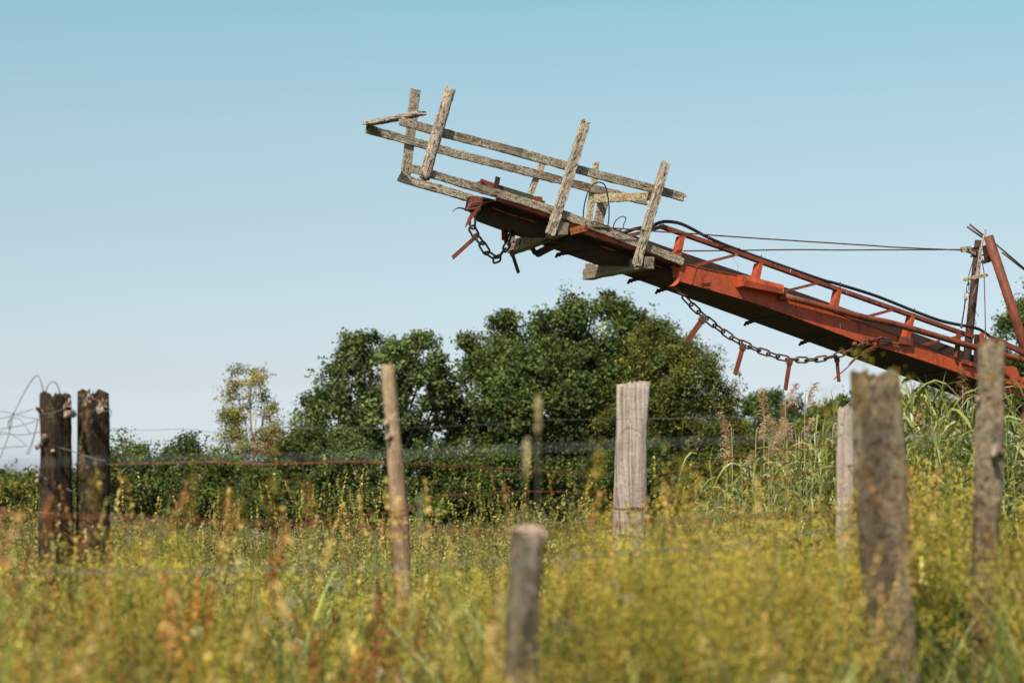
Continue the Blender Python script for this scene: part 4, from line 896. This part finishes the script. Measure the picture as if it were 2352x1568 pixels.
# black hose along the rail, with ties
hose = [c4(560, 560), c4(740, 492), c4(950, 452), c4(1060, 410), c4(1150, 396), c4(1300, 415), c4(1450, 478), c4(1600, 560), c4(1800, 655), c5(690, 272), c5(1000, 385), c5(1420, 532), c6(0, 742), c6(450, 882), c6(950, 1080), c6(1240, 1180), c6(1590, 1250), c6(1700, 1300), c6(1840, 1395), c7(2000, 780), c7(2195, 860)]
smesh(lambda mb: tube(mb, smoothpath([PW(p, .06) for p in hose], 6), .0135, 8), 'hose', 'rubber', True)
def ties(mb):
    for p in (c4(1075, 412), c4(1672, 600), c4(2060, 745), c5(885, 330), c5(1595, 572), c6(895, 1045), c6(1520, 1270), c6(30, 745)):
        a = np.linspace(0, 2 * math.pi, 12, endpoint=False); c = PW(p, .06); tube(mb, c + np.stack([0 * a, np.cos(a) * .017, np.sin(a) * .02 - .004], 1), .003, 5, closed=True)
smesh(ties, 'hose_ties', 'rustred')
smesh(lambda mb: tube(mb, smoothpath([PW(c3(*p), .5) for p in ((728, 1340), (735, 1200), (755, 1080), (785, 980), (830, 895), (900, 850), (960, 850), (1005, 890), (1035, 1000), (1052, 1120), (1052, 1280), (1038, 1400))], 6), .0055, 7), 'cable_loop', 'rubber', True)
smesh(lambda mb: tube(mb, smoothpath([PW(c3(*p), .3) for p in ((1100, 1420), (1130, 1340), (1180, 1292), (1230, 1272), (1266, 1300), (1242, 1362), (1228, 1420), (1180, 1450))], 6), .0042, 7), 'cable_loop', 'rubber', True)
smesh(lambda mb: (tube(mb, smoothpath([PW(c3(*p), .2) for p in ((1150, 1465), (1250, 1475), (1330, 1450))], 5), .012, 8)), 'hose', 'rubber', True)
# steel on top of the head: red and green beam
smesh(lambda mb: bar(mb, PW(c2(440, 315), .45), PW(c2(640, 385), .45), px_m(88), .03), 'head_beam', 'rustred')
smesh(lambda mb: bar(mb, PW(c2(641, 386), .45), PW(c2(1095, 525), .45), px_m(90), .03), 'head_beam', 'green')
def bolts(mb):
    for p in ((462, 300), (835, 435), (580, 360), (500, 335)): c = PW(c2(*p), .43); tube(mb, [c, c - WD * .02], .009, 8)
smesh(bolts, 'bolts', 'rustred')
smesh(lambda mb: bar(mb, PW(c2(665, 245), .40), PW(c2(625, 440), .40), px_m(58), .012, AX), 'flat_upright', 'dull')
smesh(lambda mb: (bar(mb, PW(c2(1155, 495), .4), PW(c2(1150, 610), .4), px_m(100), .06, AX), bar(mb, PW(c2(1215, 545), .42), PW(c2(1205, 620), .42), px_m(50), .05, AX)), 'bearing_block', 'rustred')
smesh(lambda mb: bar(mb, PW(c2(380, 325), .5), PW(c2(450, 300), .5), .01, .06), 'head_plate', 'dull')
# head: box end, wire wrap, flap and hook
def headbox(mb):
    a, b, c, d = [PW(c2(*p), -.02) for p in ((345, 480), (480, 500), (440, 665), (310, 650))]; o = WD * .1; hexa(mb, [d, c, b, a], [d + o, c + o, b + o, a + o])
    a, b, c, d = [PW(c2(*p), .02) for p in ((460, 490), (640, 530), (560, 560), (470, 600))]; o = WD * .05; hexa(mb, [d, c, b, a], [d + o, c + o, b + o, a + o])
smesh(headbox, 'head_box', 'rustred')
smesh(lambda mb: tube(mb, smoothpath([PW(c2(*p), -.035) for p in ((470, 570), (400, 562), (330, 585), (298, 620), (300, 650), (360, 640), (430, 625))], 5), .0065, 7), 'wire_wrap', 'cable', True)
def lip(mb):
    P = smoothpath([PW(c2(*p), -.01) for p in ((640, 545), (570, 552), (500, 578), (455, 620), (425, 690), (385, 745))], 5); n = len(P)
    V = np.concatenate([P, P + WD * .16, P + [.004, 0, .004], P + WD * .16 + [.004, 0, .004]])
    mb.add(V, [(i, i + 1, n + i + 1, n + i) for i in range(n - 1)] + [(2 * n + i, 3 * n + i, 3 * n + i + 1, 2 * n + i + 1) for i in range(n - 1)] + [(i, 2 * n + i, 2 * n + i + 1, i + 1) for i in range(n - 1)])
smesh(lip, 'curved_lip', 'dull', True)
def blade_(mb, pts, w, th=.006):
    A = [PW(c2(*p), w) for p in pts]; n = len(A); V = np.array(A + [a + WD * th for a in A]); mb.add(V, [tuple(range(n)), tuple(range(2 * n - 1, n - 1, -1))] + [(i, i + n, (i + 1) % n + n, (i + 1) % n) for i in range(n)])
smesh(lambda mb: (blade_(mb, [(470, 580), (400, 690), (320, 800), (255, 885), (262, 840), (300, 745), (380, 660), (440, 595)], -.04), blade_(mb, [(440, 600), (420, 690), (370, 755), (345, 740), (400, 660)], -.02)), 'torn_flap', 'rustred')
smesh(lambda mb: tube(mb, smoothpath([PW(c2(*p), .05) for p in ((95, 683), (130, 648), (180, 632), (250, 648), (310, 668))], 5), np.linspace(.002, .009, 21), 7), 'hook', 'dull', True)
# yellow rusty drilled bracket
def ybr(mb): bar(mb, PW(c2(1568, 930), -.05), PW(c2(1760, 880), -.05), px_m(78), .008); bar(mb, PW(c2(1755, 880), -.05), PW(c2(1845, 868), .02), px_m(66), .008)
yb = smesh(ybr, 'drilled_bracket', 'yellowrust', label='yellow and rust drilled bracket')
def holes(mb):
    for p in ((1593, 925), (1645, 910), (1700, 897), (1750, 884)): c = PW(c2(*p), -.0552); tube(mb, [c, c - WD * .0022], .0055, 10)
smesh(holes, 'bolt_hole', 'rubber', parent=yb)
smesh(lambda mb: (bar(mb, PW(c3(840, 1345), .0), PW(c3(1055, 1415), .0), .02, .03), bar(mb, PW(c3(850, 1400), -.03), PW(c3(1060, 1418), -.03), .006, .02)), 'angle_iron', 'dull')
smesh(lambda mb: bar(mb, PW(c3(1050, 1422), .0), PW(c3(1200, 1462), .0), .012, .03), 'angle_iron', 'dull')
# roller under the trough and hanging plate
smesh(lambda mb: tube(mb, [PW(c2(1165, 1205), .66), PW(c2(1560, 1000), .08)], .03, 14), 'roller', 'dull', True)
smesh(lambda mb: bar(mb, PW(c2(1095, 1190), .68), PW(c2(1140, 1160), .66), px_m(75), .03), 'roller_bearing', 'dull')
smesh(lambda mb: (bar(mb, PW(c2(733, 865), .55), PW(c2(738, 1040), .55), px_m(50), .01, AX), bar(mb, PW(c2(770, 920), .6), PW(c2(760, 1070), .6), px_m(40), .008, AX)), 'hanger_plate', 'rustred')
smesh(lambda mb: (blade_(mb, [(740, 1040), (790, 960), (830, 940), (800, 1010), (770, 1075)], .58), blade_(mb, [(850, 1040), (880, 1055), (860, 1080)], .58)), 'torn_flap', 'dull')
# chains
def chain(pts, w, pitch, name='drag_chain', r=.006, ln=1.30, wd=.036):
    P = smoothpath([PW(p, ww) for p, ww in zip(pts, w)], 8); seg = np.linalg.norm(np.diff(P, axis=0), axis=1); cum = np.concatenate([[0], np.cumsum(seg)]); mb = MB(); i = 0
    s = pitch / 2
    while s < cum[-1]:
        c = np.array([np.interp(s, cum, P[:, k]) for k in range(3)]); c2_ = np.array([np.interp(min(s + .01, cum[-1]), cum, P[:, k]) for k in range(3)]); c0_ = np.array([np.interp(max(s - .01, 0), cum, P[:, k]) for k in range(3)])
        d = unit(c2_ - c0_); n = unit(np.cross(d, WD)); m_ = np.cross(d, n)
        ang = (.35 if i % 2 else 1.25) + R.normal(0, .12); n = n * math.cos(ang) + m_ * math.sin(ang)
        L = pitch * ln / 2 - wd / 2; ring = []
        for a in np.linspace(-math.pi / 2, math.pi / 2, 7): ring.append(c + d * (L + math.cos(a) * wd / 2) + n * math.sin(a) * wd / 2)
        for a in np.linspace(math.pi / 2, 3 * math.pi / 2, 7): ring.append(c + d * (-L + math.cos(a) * wd / 2) + n * math.sin(a) * wd / 2)
        tube(mb, ring, r, 8, closed=True); s += pitch; i += 1
    return mb.build(name, M['chain'], E, True)
def paddle(parent, a, b, w, cpx, k=.2563, mat='rustred', lug=True):
    mb = MB(); A, B = PW(a, w), PW(b, w); wd = cpx * k * MPP * 16
    bar(mb, A, B, wd, .006, AX); d = unit(B - A); u = unit(AX - d * np.dot(AX, d))
    bar(mb, A + WD * .012 + u * wd * .47, B + WD * .012 + u * wd * .47, .005, .03, AX)
    o = mb.build('paddle', M[mat], parent)
    if lug:
        mb = MB(); bar(mb, A - d * .02, A + d * .03, wd * 1.35, .02, AX); mb.build('lug', M['chain'], parent)
chL = [c2(*p) for p in ((350, 740), (345, 830), (352, 910), (400, 990), (455, 1070), (525, 1180), (600, 1240), (650, 1275), (700, 1215), (755, 1140), (800, 1070), (835, 960), (850, 900))]
k1 = chain(chL, np.linspace(.06, .5, len(chL)), .094, r=.0085, wd=.05)
paddle(k1, c2(395, 985), c2(95, 1255), .08, 44, .1831); paddle(k1, c2(838, 1190), c2(922, 1450), .5, 40, .1831, 'dull')
chR = [c5(*p) for p in ((190, 690), (290, 790), (380, 870), (470, 945), (560, 1010), (650, 1070), (750, 1118), (840, 1158), (940, 1192), (1045, 1226), (1150, 1246), (1255, 1252), (1360, 1250), (1460, 1236), (1560, 1212), (1650, 1180), (1740, 1138))] + [c6(200, 1480), c6(330, 1425), c6(450, 1385), c6(540, 1400)]
k2 = chain(chR, [.2 - .2 * i / 16 if i < 17 else -.02 for i in range(len(chR))], .086, r=.0075, wd=.044)
for a, b, cw in ((c5(362, 885), c5(215, 1092), 50), (c5(722, 1130), c5(650, 1382), 44), (c5(1140, 1262), c5(1100, 1520), 40), (c5(1562, 1240), c5(1580, 1450), 34)): paddle(k2, a, b, .05, cw)
smesh(lambda mb: [tube(mb, smoothpath([PW(c4(x0 + dx, y0), .03) for (x0, y0) in ((1235, 1205), (1275, 1265), (1330, 1310), (1375, 1320))], 4), .005, 6) for dx in (0, 28)], 'wire_wrap', 'cable', True)
# dark curved guard with its strap
def guard(mb):
    top = smoothpath([PW(c7(*p), -.02) for p in ((625, 775), (520, 752), (400, 768), (280, 815), (180, 870), (90, 945), (-10, 1050), (-190, 1210))], 5); n = len(top); w_ = np.linspace(.025, .006, n)[:, None]
    V = np.concatenate([top, top + np.array([0, 0, -1]) * w_, top + WD * .005, top + WD * .005 + np.array([0, 0, -1]) * w_]); mb.add(V, [(i, i + 1, n + i + 1, n + i) for i in range(n - 1)] + [(2 * n + i, 3 * n + i, 3 * n + i + 1, 2 * n + i + 1) for i in range(n - 1)])
    tube(mb, top, .005, 6)
    tube(mb, smoothpath([PW(c7(*p), .0) for p in ((330, 840), (200, 880), (60, 960), (0, 1030))], 5), .006, 6)
smesh(guard, 'chain_guard', 'rustred')
def guard2(mb):
    top = [c7(*p) for p in ((130, 905), (250, 830), (400, 775), (520, 760), (620, 785))]; bot = [c7(*p) for p in ((130, 955), (270, 940), (420, 900), (540, 880), (640, 880))]
    strip(mb, top, bot, .03, .25, .005)
smesh(guard2, 'chain_guard', 'dull')
smesh(lambda mb: bar(mb, PW(c7(365, 770), -.03), PW(c7(525, 712), -.03), px_m(55), .03), 'chain_anchor', 'dull')
smesh(lambda mb: tube(mb, [PW(c7(70, 770), -.01), PW(c7(70, 770), -.06)], .022, 12), 'sprocket_hub', 'rustred', True)
smesh(lambda mb: blade_(mb, [(0, 0)] * 3, 0) if False else bar(mb, PW(c4(1600, 1190), -.035), PW(c4(1690, 1185), -.035), px_m(40), .03), 'torn_flap', 'dull')
# mast: two pipes and gear at their heads
smesh(lambda mb: tube(mb, [PW(c6(1642, 240), .55), PW(c6(1518, 1440), .55), PW(c6(1440, 2300), .55)], .036, 18), 'mast_pipe', 'dull', True)  # pipe in shadow, its shade painted in by the dark steel
smesh(lambda mb: tube(mb, [PW(c6(1752, 190), .15), PW(c6(2175, 1470), .15), PW(c6(2640, 2900), .15)], .042, 20), 'mast_pipe', 'rustred', True, label='bright red sloping mast pipe')
smesh(lambda mb: (bar(mb, PW(c6(1730, 290), .3), PW(c6(1760, 480), .3), .06, .05, AX), bar(mb, PW(c6(1690, 490), .32), PW(c6(1780, 460), .32), .03, .05)), 'mast_bracket', 'dull')
def cut(c, n, r): 
    mb = MB(); tube(mb, [c, c + n * .004], r, 16); return mb
for (a, b, w_) in ((c6(1508, 78), c6(1700, 215), .3), (c6(1538, 52), c6(1705, 188), .35), (c6(1826, 268), c6(2200, 590), .3), (c6(1914, 378), c6(2200, 600), .25)):
    smesh(lambda mb: tube(mb, [PW(a, w_), PW(b, w_)], .0085, 7, noise=.06), 'steel_rod', 'cable', True)
wboard('stick', PW(c6(1612, 700), .02), PW(c6(1668, 320), .02), .024, .022, 'pale_board', seg=12, up=AX)
smesh(lambda mb: tube(mb, smoothpath([PW(c6(*p), .02) for p in ((1668, 330), (1690, 220), (1712, 160), (1718, 105))], 5), .009, 8), 'peg', 'pale_metal', True)
smesh(lambda mb: tube(mb, smoothpath([PW(c6(*p), .02) for p in ((1612, 695), (1605, 770), (1585, 840), (1560, 900))], 5), np.linspace(.014, .008, 16), 8), 'rope', 'cable', True)
def fray(mb):
    for e in ((1520, 1080), (1545, 1130), (1570, 1210), (1590, 1100), (1640, 1120), (1615, 1210), (1610, 1250), (1560, 1170)):
        s_ = (1558 + R.normal(0, 5), 900); mid = ((s_[0] + e[0]) / 2 - 18, (s_[1] + e[1]) / 2); tube(mb, smoothpath([PW(c6(*s_), .02), PW(c6(*mid), .02 + R.normal(0, .03)), PW(c6(*e), .02 + R.normal(0, .03))], 6), .0022, 4)
smesh(fray, 'frayed_strands', 'cable')
wboard('toggle', PW(c6(1478, 682), .0), PW(c6(1735, 636), .0), .03, .03, 'orange_board', seg=12)
def rp(pts, w_, r, name='rope', mat='rubber'): return smesh(lambda mb: tube(mb, smoothpath([PW(c6(*p), w_) for p in pts], 5), r, 6, noise=.05), name, mat, True)
rp([(1585, 440), (1560, 520), (1525, 640), (1518, 735)], .0, .004); rp([(1516, 735), (1528, 790), (1500, 845)], .0, .0035); rp([(1516, 735), (1500, 780), (1495, 830)], .0, .0035)
def knot(mb):
    for _ in range(4): c = PW(c6(1516, 745), 0) + R.normal(0, .005, 3); tube(mb, [c - [0, 0, .006], c, c + [0, 0, .006]], [.006, .011, .006], 8)
smesh(knot, 'knot', 'rubber', True)
def snap(mb):
    P = [PW(c6(*p), .0) for p in ((1500, 830), (1478, 860), (1476, 900), (1490, 930), (1512, 905), (1528, 862), (1515, 838))]; tube(mb, smoothpath(P, 5), .0045, 7); tube(mb, [PW(c6(1488, 885), 0), PW(c6(1484, 935), 0)], .010, 8)
smesh(snap, 'snap_hook', 'pale_metal', True)
rp([(1484, 935), (1465, 1070), (1442, 1205)], 0, .006, 'steel_rod', 'dull'); rp([(1442, 1195), (1440, 1255)], 0, .010, 'turnbuckle', 'cable')
rp([(1680, 440), (1690, 540), (1702, 640), (1712, 1000), (1722, 1440), (1724, 1520)], .0, .0045, 'thin_cable', 'cable')
# clevis and stay cables
smesh(lambda mb: (bar(mb, PW(c6(1440, 345), .25), PW(c6(1540, 335), .25), px_m(68), .03), bar(mb, PW(c6(1500, 355), .27), PW(c6(1600, 390), .3), .03, .015)), 'clevis', 'pale_metal')
smesh(lambda mb: (bar(mb, PW(c6(1575, 325), .4), PW(c6(1690, 325), .4), .012, .07), bar(mb, PW(c6(1570, 420), .4), PW(c6(1690, 408), .4), .012, .07), bar(mb, PW(c6(1560, 370), .36), PW(c6(1610, 400), .4), .05, .02)), 'mast_collar', 'dull')
smesh(lambda mb: tube(mb, [PW(c6(1520, 341), .225), PW(c6(1520, 341), .28)], .008, 10), 'bolt', 'rubber')
def twist_cable(pts, w_, r=.0065):
    def f(mb):
        P = smoothpath([PW(p, ww) for p, ww in zip(pts, w_)], 10); seg = np.linalg.norm(np.diff(P, axis=0), axis=1); cum = np.concatenate([[0], np.cumsum(seg)]); m_ = int(cum[-1] / .012); s = np.linspace(0, cum[-1], m_)
        Q_ = np.stack([np.interp(s, cum, P[:, i]) for i in range(3)], 1); T_, N, B = frames(Q_)
        for ph in (0, 2.09, 4.19): an = s / .05 * 6.28 + ph; tube(mb, Q_ + (np.cos(an)[:, None] * N + np.sin(an)[:, None] * B) * r * .5, r * .55, 5)
    return smesh(f, 'stay_cable', 'cable', True)
twist_cable([c4(210, 462), c4(520, 480), c4(1000, 518), c4(1500, 550), c4(2195, 600), c5(1792, 224), c6(700, 318), c6(1440, 350)], [-.08, -.08, -.07, -.04, 0, .05, .1, .24])
twist_cable([c4(1355, 765), c4(1800, 760), c4(2195, 755), c5(1250, 265), c6(0, 348), c6(900, 345), c6(1440, 342)], [.35, .35, .35, .34, .32, .28, .25])
smesh(lambda mb: tube(mb, smoothpath([PW(c4(*p), .1) for p in ((1945, 800), (1975, 840), (2010, 900), (2045, 960), (2035, 1025))], 5), .0012, 4), 'twine', 'wire_grey')
# small frame bits near the mast
smesh(lambda mb: (bar(mb, PW(c7(1368, 635), -.03), PW(c7(1335, 935), -.03), .022, .02, AX), bar(mb, PW(c7(1392, 650), .03), PW(c7(1372, 935), .03), .010, .02, AX)), 'strut', 'rustred')
smesh(lambda mb: bar(mb, PW(c7(1668, 628), -.02), PW(c7(1670, 770), -.02), px_m(52), .02, AX), 'strut', 'red')
smesh(lambda mb: (bar(mb, PW(c7(1605, 650), .05), PW(c7(1600, 1010), .05), px_m(60), .03, AX)), 'strut', 'dull')
smesh(lambda mb: (bar(mb, PW(c7(1680, 735), .0), PW(c7(1840, 715), .0), px_m(42), .04), bar(mb, PW(c7(1840, 720), .0), PW(c7(2200, 880), .0), px_m(60), .04)), 'end_frame', 'rustred')
smesh(lambda mb: (bar(mb, PW(c7(1420, 985), -.02), PW(c7(1600, 1040), -.02), px_m(55), .02), tube(mb, [PW(c7(1522, 1022), -.03), PW(c7(1522, 1022), -.05)], .014, 12)), 'end_plate', 'rustred')
def gusset(mb):
    A = [PW(c7(*p), -.04) for p in ((1960, 1045), (2095, 1050), (2150, 1185), (2110, 1240), (2050, 1210), (1960, 1140))]; n = len(A); V = np.array(A + [a + WD * .1 for a in A]); mb.add(V, [tuple(range(n)), tuple(range(2 * n - 1, n - 1, -1))] + [(i, i + n, (i + 1) % n + n, (i + 1) % n) for i in range(n)])
    bar(mb, PW(c7(1960, 1235), -.03), PW(c7(2250, 1330), -.03), px_m(60), .06); tube(mb, [PW(c7(2040, 1400), 0), PW(c7(2350, 1395), 0)], .022, 12); bar(mb, PW(c7(2100, 1250), .02), PW(c7(2185, 1210), .02), px_m(70), .05)
smesh(gusset, 'gusset_frame', 'red')
# undercarriage standing in the reeds (mostly out of frame)
def legs(mb):
    a = PW((2360, 930), .05); b = PW((2360, 930), .55)
    for p, w_ in ((a, 0), (b, 0)): bar(mb, p, np.array([p[0] + .5, p[1] + .25, .1]), .07, .05, AX); bar(mb, p, np.array([p[0] - .35, p[1], .1]), .06, .05, AX)
    tube(mb, [EP(run(a) + .45, -.35, .38), EP(run(a) + .45, .95, .38)], .03, 12)
smesh(legs, 'undercarriage', 'rustred')
for w_ in (-.35, .95):
    def wheel(mb, w_=w_):
        c = EP(run(PW((2360, 930), .05)) + .45, w_, .36); a = np.linspace(0, 2 * math.pi, 40, endpoint=False); tube(mb, c + np.outer(np.cos(a), AX) * .28 + np.outer(np.sin(a), [0, 0, 1]) * .28, .08, 12, closed=True)
    wh = smesh(wheel, 'wheel', 'rubber', True)
    smesh(lambda mb: tube(mb, [EP(run(PW((2360, 930), .05)) + .45, w_ - .05, .36), EP(run(PW((2360, 930), .05)) + .45, w_ + .05, .36)], .2, 24), 'rim', 'rustred', parent=wh)
